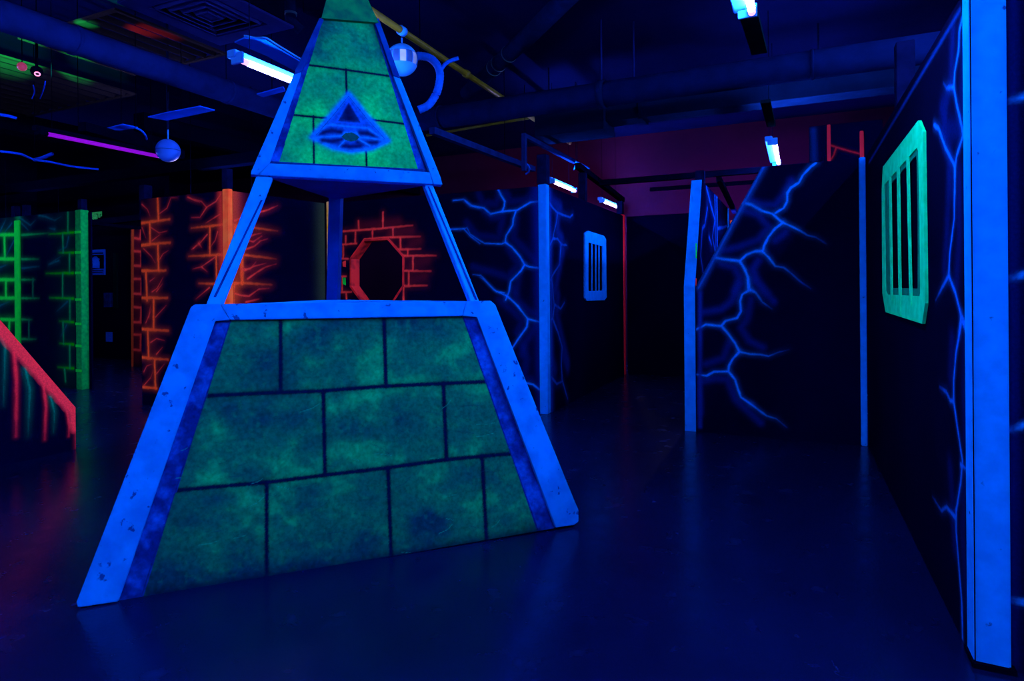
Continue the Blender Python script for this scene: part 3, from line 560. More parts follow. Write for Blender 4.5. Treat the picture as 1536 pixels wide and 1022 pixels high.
bricks(wh, [o3((285, 235), (250, 290), (185, 330), (150, 290), (60, 262)), o3((185, 330), (140, 400), (80, 402)), o3((275, 380), (180, 440)), o3((190, 520), (130, 590), (80, 625)), o3((130, 580), (150, 610)), o3((262, 500), (245, 560), (210, 610)), o3((240, 680), (150, 745), (90, 760)), o3((150, 745), (190, 780)), o3((205, 890), (110, 970))], OD, .014, .03, .16, .3)
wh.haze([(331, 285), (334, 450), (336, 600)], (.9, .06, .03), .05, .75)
wh.build('panel', tH)
xo0 = float(at_y(334.5, 350, YH)[0]); xo1 = float(at_y(344, 350, YH)[0]); post('corner_post', (xo0, xo1, YH-.008, YH+.05, 0, 2.46), M_orange, tH, 'bright orange corner post')
tG = wallthing((-5.55, 5.5), 'black wall behind the left leg of the pyramid with orange brick joints, ending at a yellow post')
wg = Board((xo1-.004, YH+.052), (-5.45, YF-.03), res=.0075)
bricks(wg, [o3((340, 455), (400, 460), (500, 470), (680, 495)), o3((340, 663), (430, 660), (670, 690)), o3((330, 862), (440, 858), (640, 870))], ORANGE, .034, .05, .25, .15)
bricks(wg, [o3((357, 215), (355, 450)), o3((385, 462), (385, 600)), o3((430, 665), (433, 860)), o3((370, 870), (368, 1010))], ORANGE, .04, .04, .25, .9)
bricks(wg, [o3((550, 365), (620, 345), (680, 318)), o3((380, 425), (430, 400), (470, 380)), o3((450, 545), (520, 520), (570, 510)), o3((430, 635), (520, 600), (560, 565), (610, 550)), o3((430, 760), (490, 760), (530, 710)), o3((470, 830), (540, 780), (600, 745), (670, 725)), o3((380, 930), (430, 945), (480, 950), (550, 900), (620, 895)), o3((450, 770), (520, 740), (600, 720)), o3((460, 990), (550, 970)), o3((460, 560), (510, 570), (570, 530))], OD, .02, .04, .18, .2)
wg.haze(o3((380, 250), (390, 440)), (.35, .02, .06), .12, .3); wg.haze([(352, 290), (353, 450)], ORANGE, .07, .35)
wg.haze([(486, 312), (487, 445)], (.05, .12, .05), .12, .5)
wg.build('panel', tG)
# --- I : farther orange brick wall
tI = wallthing((-10, 7.23), 'distant black wall with small orange brick outlines, left of the orange wall')
wi = Board((-10.82, 7.23), (-9.3, 7.23), h=2.44, res=.012)
o4 = Z((120, 360), 5.11)
bricks(wi, [o4((405, 85), (470, 90)), o4((470, 90), (468, 200)), o4((405, 198), (470, 200)), o4((405, 298), (472, 300)), o4((472, 300), (468, 415)), o4((405, 412), (470, 415)), o4((405, 515), (470, 518)), o4((470, 518), (465, 632)), o4((405, 630), (466, 632)), o4((405, 725), (466, 728)), o4((466, 728), (462, 845)), o4((405, 842), (464, 845)), [(200, 357), (212, 359)], [(210, 358), (212, 340)]], RED, .04, .05, .15, 1.)
bricks(wi, [[(199, 343), (198, 551)]], (.6, .09, .02), .07, .03, .2, 1.); wi.haze([(206, 360), (205, 535)], (.5, .02, .03), .16, .16)
wi.build('panel', tI)
# --- green walls
YG = 5.28
tJ = wallthing((-10.5, YG), 'black wall with green glowing brick joints and a bright green batten, far left')
wj = Board((-12.6, YG), (-9.06, YG), h=2.46, res=.012)
g = Z((0, 300), 3.407)
wj.haze(g((40, 150), (30, 600)), (.0, .3, .05), .25, .05); wj.haze(g((360, 100), (360, 900)), (.0, .3, .08), .3, .06)
bricks(wj, [g((-60, 178), (90, 178)), g((-60, 300), (90, 303)), g((-60, 408), (90, 408)), g((-60, 500), (90, 503)), g((-60, 610), (90, 613)), g((22, 185), (25, 300)), g((30, 415), (30, 500)), g((48, 620), (47, 660))], GREEN, .05, .06, .2, 1.)
bricks(wj, [g((100, 180), (185, 175), (250, 170)), g((100, 303), (200, 303)), g((100, 408), (180, 408)), g((100, 503), (200, 503)), g((100, 611), (165, 613)), g((100, 712), (185, 712))], (.0, .5, .08), .034, .04, .2, .15)
bricks(wj, [g((168, 405), (168, 500)), g((148, 612), (147, 710))], (.0, .15, .06), .03, .03, .2, 1.)
bricks(wj, [g((375, 166), (310, 172), (250, 175)), g((375, 270), (300, 270)), g((375, 374), (235, 376)), g((375, 505), (255, 500)), g((375, 626), (303, 620)), g((375, 740), (303, 733)), g((375, 862), (296, 855))], (.0, .6, .0), .034, .04, .2, .3)
bricks(wj, [g((347, 55), (347, 165)), g((320, 175), (323, 270)), g((355, 275), (355, 372)), g((320, 378), (320, 497)), g((357, 510), (357, 620)), g((322, 625), (325, 735)), g((356, 745), (357, 860)), g((330, 865), (335, 930))], (.0, .4, .09), .028, .035, .2, .8)
LG = (.0, .11, .12)
bricks(wj, [g((100, 90), (155, 130), (180, 105)), g((200, 80), (230, 85), (280, 105), (312, 85)), g((280, 150), (250, 145)), g((100, 110), (145, 155)), g((60, 120), (20, 170)), g((350, 190), (340, 240), (300, 260)), g((110, 350), (200, 340)), g((300, 310), (250, 330), (310, 290)), g((0, 345), (40, 330)), g((0, 540), (50, 520)), g((345, 520), (290, 570)), g((340, 640), (310, 700)), g((70, 210), (30, 290)), g((0, 160), (30, 100))], LG, .026, .05, .3, .3)
wj.haze(g((92, 60), (92, 700)), (.0, .4, .05), .07, .5)
wj.build('panel', tJ)
gx = [at_y(x, 400, YG)[0] for x in (23.5, 31.5)]; post('batten', (gx[0], gx[1], YG-.02, YG, 0, 2.4), M_green, tJ, 'bright green batten')
gx2 = -9.055; ee = -8.93
post('end_post', (gx2, ee, YG-.01, YG+.1, 0, 2.47), M_gpost, tJ, 'worn green end post')
for yy in (348.5, 379, 409.5, 449.5, 486, 519, 556):
    z_ = at_y(118, yy, YG)[2]; post('joint_line', (gx2, ee, YG-.016, YG-.01, z_-.018, z_+.018), M_green, tJ, None, 0)
tK2 = wallthing((-8.95, 5.9), 'short black wall with dim green brick joints receding behind the green end post')
wk = Board((-8.935, YG+.11), (-8.935, float(at_x(132.5, 400, -8.935)[1])), res=.01)
for k in range(7): wk.stroke([(124, 355+k*29+0), (133, 354+k*27)], (.0, .25, .06), .035, .05, .2)
wk.stroke([(128, 345), (128, 540)], (.0, .12, .04), .05, .1, .3); wk.build('panel', tK2)
# --- red ramp wall
tR = wallthing((-5.63, 2.0), 'low black wall with a sloping red top edge and red and green paint drips, at the left border')
xr = -5.63; ye = 3.27
wr = Board((xr, .6), (xr, ye), h=2.4, res=.008, top=lambda s: min(2.43, .36+(ye-.6-s)*1.418+.0))
for x in (12, 45, 80): pass
for a_, b_, c_, wd_ in (((0, 497), (8, 520), (5, 610), .03), ((38, 553), (45, 585), (42, 655), .035), ((76, 595), (82, 620), (80, 650), .03)):
    wr.stroke([a_, b_, c_], (.0, .3, .16), wd_*.4, wd_*.8, .35, .8, 1, .12)
for a_, b_, c_, wd_ in (((20, 515), (25, 570), (24, 655), .05), ((64, 565), (69, 610), (67, 660), .042), ((100, 612), (104, 640), (103, 655), .035), ((112, 620), (114.5, 650), (114, 672), .05), ((-14, 480), (-10, 560), (-12, 660), .05)):
    wr.stroke([a_, b_, c_], (.95, .035, .06), wd_*.5, wd_*.4, .4, 1, 1, .3)
wr.stroke([(-40, 432), (-5, 486), (55, 553), (112, 616), (114.5, 640)], (.98, .05, .07), .10, .015, .3)
wr.build('panel', tR)
ribbonpts = [(ye, 0), (ye, .36), (ye-1.46, 2.43)]
# --- K : tall far red-edged panel above wall C
tK = wallthing((.6, 9.0), 'tall distant panel with red edges and a thin red crack, seen above the cracked wall on the right')
wk2 = Board((.12, 9.0), (.95, 9.0), h=3.42, res=.01)
wk2.stroke([(1246, 218), (1258, 222), (1272, 226), (1290, 231)], (.4, .02, .03), .012, .02, .15); wk2.stroke([(1254, 222), (1251, 232), (1246, 240)], (.4, .02, .03), .012, .02, .15)
wk2.haze([(1220, 195), (1221, 240)], (.0, .02, .16), .04, .9)
wk2.build('panel', tK)
for xa, xb, zt_ in ((1240.5, 1246, 3.42), (1289.5, 1296, 3.3)):
    a_ = at_y(xa, 215, 9.0)[0]; b_ = at_y(xb, 215, 9.0)[0]; post('edge_strip', (a_, b_, 8.985, 9.0, 2.4, zt_), mat('red_strip_%d' % xa, (.5, .02, .03), (.4, .015, .03), 8), tK, 'red edge strip')
# ================================================================== EXIT AREA
exit_ = empty('exit_sign', tuple(at_y(143, 324, 7.9)), 'small green lit exit sign high on the dark wall at far left', 'sign')
def yq(x0, y0, x1, y1, Y): a = at_y(x0, y0, Y); b = at_y(x1, y1, Y); return a[0], b[0], b[2], a[2]
def flat(name, x0, y0, x1, y1, Y, th, m, parent, label=None):
    a, b, c, d = yq(x0, y0, x1, y1, Y); return box(name, a, b, Y-th, Y, c, d, m, parent, label, 0)
flat('sign_board', 132, 318.5, 154.5, 329, 7.949, .02, M_black, exit_)
for q in ((132.6, 319.2, 153, 319.9), (132.6, 319.2, 133.4, 328.6), (147, 320, 148, 326.5), (149.2, 320, 150.2, 326.5), (148, 320.3, 153, 321.2), (152, 320.5, 153, 324), (150, 323.6, 152.8, 324.4)): flat('sign_line', *q, 7.905, .006, M_exit, exit_)
fg = bmesh.new()
for p0_, p1_, w in (((139, 322), (141.5, 325.5), .03), ((141.5, 325.5), (139.5, 328.5), .022), ((141.5, 325.5), (143.8, 328.3), .022), ((140, 323), (137.3, 325.2), .018), ((140.5, 323), (143.6, 322.5), .018), ((144.5, 322), (145.3, 328.5), .015)):
    bm_tube(fg, [at_y(*p0_, 7.9), at_y(*p1_, 7.9)], w, 8)
from_bm('running_figure', fg, M_exit, exit_, 'green running figure')
post_ = empty('safety_poster', tuple(at_y(145, 394, 7.9)), 'blue glowing poster with a dark picture on the wall below the exit sign', 'poster')
flat('sheet', 131.8, 375.5, 158.6, 412.5, 7.949, .032, M_paper, post_)
flat('picture', 134, 383, 156, 403, 7.917, .004, M_black, post_, 'dark picture area')
for q in ((135, 379.5, 155, 381), (135, 405.5, 155, 406.4), (136, 408.2, 154, 409.2)): flat('text_line', *q, 7.917, .003, M_deep, post_)
fb = bmesh.new()
bm_tube(fb, [at_y(144, 402, 7.912), at_y(144.3, 394, 7.912), at_y(144, 389, 7.912), at_y(143.8, 385, 7.912)], [.12, .12, .09, .03], 10); bm_tube(fb, [at_y(141, 394, 7.912), at_y(139.5, 389, 7.912)], .02, 8); bm_tube(fb, [at_y(147, 393, 7.912), at_y(148.6, 388, 7.912)], .02, 8)
from_bm('pictured_figure', fb, M_paper, post_, 'pale blue figure in the picture', True)
o = flat('notice', 160, 498, 169, 513, 7.949, .02, M_paper, None); tag(o, 'small blue notice low on the dark wall beside the poster', 'sign')
o = flat('wall_box', 160, 439.5, 169.5, 461, 7.949, .06, mat('dim_box', (.0, .03, .3), (.0, .012, .1), 12), None); tag(o, 'dim blue box on the dark wall between the poster and the notice', 'box')
fpst = at_y(171, 400, 7.9); box('trim_1', fpst[0]-.05, fpst[0]+.05, 7.91, 7.95, 1., 2.1, mat('dim_green', (.0, .012, .01), (.0, .008, .008), 9), None, None, 0)['kind'] = 'structure'
# ================================================================== CEILING EQUIPMENT
def duct_tube(name, pts, r, label, cat, m=M_duct, seg=28, joints=()):
    t = empty(name, tuple(pts[0]), label, cat); tube('pipe_run', pts, r, m, t, None, seg)
    for q in joints:
        bm = bmesh.new(); p0_, p1_, ax = q; bm_tube(bm, [p0_, p1_], r+.008, seg); from_bm('joint_band', bm, m, t, None, True)
    return t
XP = -5.35; ZP = 3.4; YP = 6.42
j1 = [((XP, y, ZP), (XP, y+.03, ZP), 0) for y in (1.6, 3.1, 4.6)]
duct_tube('round_duct', [(XP, -3, ZP), (XP, 2, ZP), (XP, YP-.6, ZP)], .115, 'long blue round duct crossing the upper left of the photo', 'duct', joints=j1)
j2 = [((x, YP, ZP), (x+.03, YP, ZP), 0) for x in (-3.9, -1.9, .1)]
M_ductd = mat('dark_blue_duct', (.0006, .007, .07), (.0004, .005, .05), 6, .55, .0)
dR = duct_tube('round_duct', [(-4.9, YP, ZP), (-1, YP, ZP), (3.8, YP, ZP)], .13, 'long dark blue round duct running across behind the pyramid peak to the right', 'duct', m=M_ductd, joints=j2)
for x in (-1.9, -1.6): tube('hanger_rod', [(x, YP+(0 if x == -1.9 else .2), ZP+.1), (x, YP+(0 if x == -1.9 else .2), CZ)], .01, M_duct, dR, None, 8)
bm = bmesh.new(); bm_tube(bm, [(-1.93, YP, ZP), (-1.86, YP, ZP)], .15, 28); from_bm('clamp', bm, M_pipe, dR, 'dark clamp', True)
# box duct
yb = 7.3; a0 = at_y(802, 205, yb); a1 = at_y(905, 187, yb); tp_ = 3.72
t = empty('box_duct', (a0[0], yb, a0[2]), 'dark rectangular duct hanging behind the right round duct', 'duct')
box('duct_box', a0[0], a1[0], yb, yb+.5, a0[2], tp_, M_duct2, t); b1_ = at_y(1400, 126, yb+.1); zb = at_y(960, 176, yb+.1)[2]
box('duct_run', a1[0]+.002, 2.6, yb+.1, yb+.4, zb, tp_-.05, M_duct2, t); box('duct_flange', a1[0]+.4, a1[0]+.45, yb+.08, yb+.42, zb-.02, tp_-.03, M_duct2, t)
box('duct_lip', a0[0]-.01, a1[0]+.01, yb-.012, yb, a0[2]+.1, a0[2]+.12, M_duct2, t)
for x in (a0[0]+.1, a1[0]-.1, 0.2, 1.6): tube('hanger_rod', [(x, yb+.25, tp_-.06), (x, yb+.25, CZ)], .01, M_pipe, t, None, 8)
# yellow pipe
py0 = at_z(548, 10, 3.62); py1 = at_z(752, 146, 3.62); ddir = (py1-py0)/np.linalg.norm(py1-py0)
t = empty('yellow_pipe', tuple(py0), 'yellow-green pipe running back from the pyramid peak', 'pipe')
tube('pipe_run', [py0-ddir*1.5, py1+ddir*2.6], .03, M_ypipe, t)
for q in (600, 695):
    c = at_z(q, 47 if q == 600 else 112, 3.62); k = float(np.dot(c-py0, ddir)); c = py0+ddir*k
    bm = bmesh.new(); bm_tube(bm, [c-ddir*.03, c+ddir*.03], .042, 18); from_bm('pipe_clip', bm, M_white if q == 600 else M_ypipe, t, None, True)
    if q == 600: cl = c
yq0 = at_y(640, 203, 8.3); yq1 = at_y(800, 176, 8.3); t2_ = tag(tube('yellow_pipe', [yq0, yq1], .02, M_ypipe), 'thin dim yellow pipe crossing below the right round duct', 'pipe')
# globes
def globe(c, r, label, win):
    t = empty('globe_beacon', tuple(c), label, 'beacon', None)
    bm = bmesh.new(); bmesh.ops.create_uvsphere(bm, u_segments=40, v_segments=24, radius=r); bmesh.ops.translate(bm, verts=bm.verts, vec=tuple(map(float, c)))
    from_bm('shell', bm, M_white if win else mat('dim_globe', (.01, .13, .8), (.01, .1, .7), 6, .4, .1), t, None, True)
    bm = bmesh.new(); bm_tube(bm, [c+np.array((0, 0, r*.35 if win else -.003)), c+np.array((0, 0, r*.37 if win else .003))], r*(.945 if win else 1.008), 40); from_bm('seam_band', bm, M_blue_dark, t, 'dark seam band', True)
    if win:
        for k in range(14):
            a = k*2*math.pi/14; bm = bmesh.new()
            gr = [[None]*5 for _ in range(5)]
            for i in range(5):
                for j in range(5):
                    aa = a-.19+.38*j/4; zz = -.36+.7*i/4; rr = math.sqrt(1-zz*zz)*r*1.012
                    gr[i][j] = bm.verts.new((c[0]+rr*math.cos(aa), c[1]+rr*math.sin(aa), c[2]+zz*r*1.012))
            for i in range(4):
                for j in range(4): bm.faces.new((gr[i][j], gr[i][j+1], gr[i+1][j+1], gr[i+1][j]))
            from_bm('window_facet', bm, mat('facet_%d' % k, (.02, .12, .5) if k % 3 else (.4, .7, 1.), None, 6, .12, .8), t, None)
    tube('hanger', [c+np.array((0, 0, r)), c+np.array((0, 0, r+(.055 if win else .1)))], .008, M_white, t, None, 8)
    return t
gz = cl[2]-.042; fwd = -math.sin(A)*cl[0]+math.cos(A)*cl[1]; rg = 23.5/935*fwd; gc = at_plane(603, 90, np.array(cl), np.array((-math.sin(A), math.cos(A), 0)))
globe(np.array((cl[0], cl[1], gc[2])), rg, 'pale blue globe with faceted windows hanging from the yellow pipe', True)
g2 = at_z(252, 226, 2.82); fwd2 = -math.sin(A)*g2[0]+math.cos(A)*g2[1]; globe(g2, 17/935*fwd2, 'plain pale blue globe hanging at the end of the violet tube', False)
tag(tube('hanging_rod', [g2+np.array((0, 0, 17/935*fwd2+.1)), np.array((g2[0], g2[1], CZ))], .012, M_pipe, None, None, 8), 'thin dark rod holding the plain globe by the violet tube', 'rod')
# flexible hose
hz_ = 5.55
hp = [at_plane(x, y, np.array((0, 0, 0.))+5.9*np.array((-math.sin(A), math.cos(A), 0)), np.array((-math.sin(A), math.cos(A), 0))) for x, y in ((618, 86), (630, 84), (642, 86), (651, 92), (657.5, 101), (660, 112), (659, 125), (655.5, 138), (649, 150), (641, 159), (628, 165))]
def smooth(pts, n=4):
    pts = [np.array(p) for p in pts]; out = []
    for i in range(len(pts)-1):
        p0_, p1_, p2_, p3_ = pts[max(i-1, 0)], pts[i], pts[i+1], pts[min(i+2, len(pts)-1)]
        for k in range(n):
            t = k/n; out.append(.5*((2*p1_)+(-p0_+p2_)*t+(2*p0_-5*p1_+4*p2_-p3_)*t*t+(-p0_+3*p1_-3*p2_+p3_)*t**3))
    return out+[pts[-1]]
M_hose = mat('blue_hose', (.0, .1, .75), (.0, .07, .6), 20, .5, .1)
hs = smooth(hp, 6); t = empty('flexible_hose', tuple(hs[0]), 'curved bright blue flexible duct hose behind the globe right of the pyramid peak', 'hose')
tube('hose_tube', hs, [.036+.0025*(i % 2) for i in range(len(hs))], M_hose, t)
pl = np.array((-math.sin(A), math.cos(A), 0)); br_ = [at_plane(x, y, 5.9*pl, pl) for x, y in ((659, 110), (664, 101), (672, 93), (688, 87))]
tube('hose_branch', smooth(br_, 4), .018, M_hose, t)
# insulated dark pipe, cable conduit
a_ = at_z(868, -22, 3.95); b_ = at_z(800, 47, 3.95); c_ = at_z(700, 140, 3.95)
t = empty('insulated_pipe', tuple(a_), 'thick dark insulated pipe slanting down from the top edge right of the yellow pipe', 'pipe')
tube('pipe_run', [a_, b_, c_], .09, M_pipe, t, None, 24); dd = (c_-b_)/np.linalg.norm(c_-b_)
for px_ in (770, 755, 748):
    k = (800-px_)/100.; c0 = b_+(c_-b_)*k; bm = bmesh.new(); bm_tube(bm, [c0-dd*.008, c0+dd*.008], .096, 24); from_bm('pipe_band', bm, M_ring, t, None, True)
o = tube('conduit', [at_y(620, 90, 6.9), at_y(817, 48, 6.9), at_y(1070, -2, 6.9)], .022, mat('conduit_blue', (.003, .02, .13), None, 8, .4, .5)); tag(o, 'thin pale conduit crossing the ceiling above the right round duct', 'conduit')
dp = at_z(436, 30, 3.9); t = empty('sprinkler_drop', tuple(dp), 'short dark drop pipe with an elbow left of the pyramid peak', 'pipe')
tube('pipe_run', [dp+np.array((0, 0, .3)), dp, dp+np.array((.05, .08, -.08))], .05, M_pipe, t); bm = bmesh.new(); bm_tube(bm, [dp+np.array((0, 0, .05)), dp+np.array((0, 0, .07))], .058, 20); from_bm('pipe_band', bm, M_ring, t, None, True)
# diffuser
dz = 3.6; dx0, dx1, dy0, dy1 = -4.82, -3.93, 3.13, 4.08
t = empty('air_diffuser', ((dx0+dx1)/2, (dy0+dy1)/2, dz), 'square ceiling air diffuser with nested louvres at the top left', 'vent')
cx_, cy_ = (dx0+dx1)/2, (dy0+dy1)/2; hw = (dx1-dx0)/2; hh = (dy1-dy0)/2
def sq(k, z): return [(cx_-hw*k, cy_-hh*k, z), (cx_+hw*k, cy_-hh*k, z), (cx_+hw*k, cy_+hh*k, z), (cx_-hw*k, cy_+hh*k, z)]
ring_slab('outer_frame', sq(1, dz), sq(.68, dz), (0, 0, -1), .02, M_grille, t)
for k in range(4):
    bm = bmesh.new(); o_ = .66-.145*k; A1 = [bm.verts.new(p) for p in sq(o_, dz+.035)]; A2 = [bm.verts.new(p) for p in sq(o_-.075, dz-.012)]; A3 = [bm.verts.new(p) for p in sq(o_-.08, dz-.006)]; A4 = [bm.verts.new(p) for p in sq(o_-.005, dz+.041)]
    for i in range(4):
        j = (i+1) % 4; bm.faces.new((A1[i], A1[j], A2[j], A2[i])); bm.faces.new((A4[j], A4[i], A3[i], A3[j])); bm.faces.new((A2[i], A2[j], A3[j], A3[i])); bm.faces.new((A1[j], A1[i], A4[i], A4[j]))
    from_bm('louvre', bm, M_grille, t)
box('centre_plate', cx_-.07, cx_+.07, cy_-.07, cy_+.07, dz, dz+.01, M_grille, t)
box('plenum', dx0+.05, dx1-.05, dy0+.05, dy1-.05, dz+.05, CZ-.02, M_beam, t)
# reflector sheets and other light-catching plates
def zplate(pxs, z, m, label, cat, th=.01, group=None):
    return tag(slab('reflector_sheet', [at_z(x, y, z) for x, y in pxs], (0, 0, -1), th, m), label, cat, group)
zplate([(222, 176), (252, 169), (300, 160), (322, 166), (290, 173), (250, 181)], 3.1, M_sheet, 'flat blue sheet catching light above the plain globe', 'panel')
zplate([(157, 194), (184, 187), (207, 192), (180, 196)], 3.05, M_sheet, 'small blue sheet catching light above the middle of the violet tube', 'panel')
zplate([(370, -6), (425, -18), (412, 0), (384, 12), (374, 10)], 4.17, M_sheet, 'blue lit ceiling sheet at the top edge behind the air diffuser', 'panel')
zplate([(385, 142), (425, 131), (428, 137), (395, 146)], 3.1, M_sheet, 'narrow blue sheet under the bright tube left of the pyramid', 'panel')
# fixtures
def fixture(x, y0, y1, z, label, group=None, on=True, tubem=None, shade=True, hang=True):
    group = 'ceiling tube lights'
    t = empty('tube_light', (x, (y0+y1)/2, z), label, 'light', group)
    if shade: box('housing', x-.075, x-.005, y0-.03, y1+.03, z+.02, z+.07, M_white if tubem is None else M_beam, t, None, .005)
    tube('lamp_tube', [(x+.02, y0+.05, z), (x+.02, y1-.05, z)], .019, tubem or M_tube, t, None, 14)
    for a, b in ((y0, y0+.05), (y1-.05, y1)):
        tube('tube_end', [(x+.02, a, z), (x+.02, b, z)], .019, M_tube2 if tubem is None else M_beam, t, None, 14)
    if hang:
        for yy in (y0+.12, y1-.12): tube('suspension_wire', [(x-.04, yy, z+.07), (x-.04, yy, CZ)], .003, M_beam, t, None, 6)
    for yy in (y0-.02, y1):
        box('lamp_holder', x-.05, x+.045, yy, yy+.02, z-.02, z+.05, M_white if tubem is None else M_beam, t, None, .003)
    return t
xf = -.24
fixture(xf, 6.85, 8.05, 2.8, 'distant ceiling tube light seen end-on above the cracked wall')
fixture(xf, 2.30, 3.52, 2.8, 'tube light seen end-on at the top edge of the photo')
fixture(-3.2, 2.85, 4.07, 2.8, 'bright white tube light beside the upper left edge of the pyramid')
fixture(-3.08, 8.0, 8.92, 2.8, 'nearer of the two small tube lights above the corridor wall')
fixture(-3.02, 10.2, 11.3, 2.8, 'farther of the two small tube lights above the corridor wall')
fixture(-6.28, 3.36, 4.58, 2.8, 'long violet tube light at the upper left', tubem=M_purple)
# unseen tube lights added out of view to brighten the painted surfaces
for x, y, lab in ((-3.2, -1.2, 'unseen fill tube added behind the camera on the left row'), (-.24, -1.6, 'unseen fill tube added behind the camera on the middle row'), (1.9, .4, 'unseen fill tube added on the right row, behind the blue post'), (-7.9, 1.2, 'unseen fill tube added beyond the left border'), (-9.2, -.4, 'unseen fill tube added far beyond the left border'), (-.24, .15, 'unseen fill tube added above the camera'), (-1.7, -1.7, 'unseen fill tube added behind the camera between the left and middle rows'), (-12.2, 3.2, 'unseen fill tube added outside the left border over the green wall')):
    fixture(x, y, y+1.22, 2.8, lab)
fixture(-11.2, 5.4, 6.4, 2.2, 'dim unseen fill tube added behind the green wall', tubem=M_tube_lo)  # hidden tube added to light the poster and exit wall
for k_, (x, y, z_) in enumerate(((1.5, 3.0, 3.6), (2.3, 5.2, 3.6))): fixture(x, y, y+1.22, z_, ('unseen fill tube added high over the far side of the long right wall, nearer', 'unseen fill tube added high over the far side of the long right wall, farther')[k_], tubem=M_tube_hi)  # added out of view to brighten the corridor walls and posts
fixture(-6.2, -.9, .32, 2.8, 'unseen fill tube added outside the left border facing the orange wall')  # added out of view to brighten the orange wall
fixture(-1.036, 7.4, 8.5, 2.2, 'dim unseen fill tube added on the corridor side of the blue-edged wall', tubem=M_tube_lo, hang=False)  # hidden tube added to light the corridor and its crimson post
fixture(-6.9, 5.3, 6.5, 2.25, 'unseen fill tube added behind the orange wall', hang=True)  # hidden tube added to light the far walls on the left
# reflector wing above the bright tube
t = empty('reflector_wing', tuple(at_z(400, 85, 3.02)), 'folded blue reflector above the bright tube beside the pyramid', 'reflector')
wp = [at_z(352, 64, 3.05), at_z(366, 58, 3.05), at_z(398, 61, 3.05), at_z(420, 75, 3.05), at_z(462, 100, 3.05), at_z(452, 112, 3.05), at_z(400, 84, 3.05)]
slab('reflector_plate', wp, (0, 0, -1), .01, M_refl, t)
cab = smooth([at_z(x, y, 3.08)+np.array((0, 0, .02)) for x, y in ((366, 58), (384, 61), (398, 61), (412, 69), (430, 80), (450, 92))], 4)
tube('white_cable', cab, .007, M_white, t, None, 8)
# rails
def rail(p0_, p1_, w, m, label, cat='rail', name='mounting_rail', h=None):
    p0_ = np.array(p0_, float); p1_ = np.array(p1_, float); d = (p1_-p0_); d /= np.linalg.norm(d); s = np.cross(d, (0, 0, 1)); s /= np.linalg.norm(s); u = np.cross(s, d); h = h or w
    bm = bmesh.new(); bm_hex(bm, [p0_-s*w/2-u*h/2, p1_-s*w/2-u*h/2, p1_+s*w/2-u*h/2, p0_+s*w/2-u*h/2, p0_-s*w/2+u*h/2, p1_-s*w/2+u*h/2, p1_+s*w/2+u*h/2, p0_+s*w/2+u*h/2])
    return tag(from_bm(name, bm, m), label, cat)
M_rail = mat('dark_green_rail', (.0003, .008, .02), None, 8, .7, .0); M_railb = mat('blue_steel_rail', (.001, .016, .14), None, 8, .7, .0)
rail(at_z(1124, 24, 2.95), at_z(1139, 78, 2.95), .1, M_rail, 'dark strut running back from the tube light at the top edge', h=.03)
rail(at_z(1148, 152, 2.95), at_z(1157, 188, 2.95), .08, M_rail, 'dark strut leading to the distant end-on tube light', h=.03)
rail(at_z(648, 196, 3.0), at_z(800, 254, 3.0), .07, M_railb, 'blue steel rail receding behind the right edge of the pyramid')
rail(at_z(785, 203, 3.15), at_z(862, 243, 3.15), .05, M_railb, 'upper blue steel rail receding above the blue corner post')
q = at_z(786, 203, 3.15); rail(q-np.array((0, 0, .03)), q-np.array((0.0001, 0, .42)), .05, M_railb, 'short upright strut joining the two steel rails')
def cable(pxs, z, r, m, label):
    return tag(tube('cable', smooth([at_z(x, y, z) for x, y in pxs], 4), r, m, None, None, 8), label, 'cable')
cable([(785, 245), (791, 247), (794, 252), (793, 258), (789, 261)], 2.95, .012, M_refl, 'blue cable loop at the end of the lower steel rail')
cable([(757, 233), (765, 237), (772, 239)], 3.07, .012, M_refl, 'short blue cable on the lower steel rail')
cable([(866, 243), (876, 248), (884, 253)], 3.1, .01, M_refl, 'short blue cable beyond the upper steel rail')
cable([(864, 242), (863, 248), (861, 254)], 3.1, .008, M_refl, 'thin blue cable end hanging from the upper steel rail')
cable([(204, 192), (212, 196), (218, 203), (220, 209)], 2.95, .01, M_refl, 'blue cable curling toward the plain globe')
cable([(0, 227), (30, 231), (50, 239), (75, 243), (110, 250), (148, 254)], 2.75, .012, M_sheet, 'thin blue cable strung across the far left below the violet tube')
cable([(52, 240), (66, 236), (78, 231)], 2.85, .02, M_sheet, 'short pale blue strip crossing the far left cable')
cable([(0, 172), (12, 174), (24, 177)], 3.0, .014, M_sheet, 'short blue cable at the left border above the violet tube')
cable([(455, 18), (480, 16), (492, 8), (500, -4)], 3.9, .006, M_pipe, 'thin dark cable looping left of the pyramid peak')
# trunking, beams
rail(at_z(123, 190, 2.95), at_z(272, 232, 2.95), .09, M_beam, 'black trunking just above the violet tube', 'trunking', 'cable_trunking')
rail((-9.5, .5, 3.6), (-9.5, 7.9, 3.6), .2, M_beam, 'black ceiling beam running back above the green wall', 'beam', 'ceiling_beam', .25)
rail((-7.6, 5.2, 3.5), (-7.6, 11.5, 3.5), .2, M_beam, 'black ceiling beam running back above the orange wall', 'beam', 'ceiling_beam', .22)
rail((-14.5, 5.9, 3.05), (-5.6, 5.9, 3.05), .14, M_beam, 'black cross beam above the green and orange walls', 'beam', 'ceiling_beam', .14)
rail((-9.0, 7.0, 2.62), (-6.9, 7.0, 2.62), .1, M_beam, 'short black beam behind the orange wall top', 'beam', 'ceiling_beam', .1)
q0 = at_y(852, 272, 8.0); q1 = at_y(1140, 252, 8.0); zt8 = float(at_y(1070, 261, 8.0)[2]); rail((XE+.05, 8.0, zt8), (3.4, 8.0, zt8), .07, M_beam, 'black timber crossing the corridor above the wall tops', 'beam', 'timber_beam')
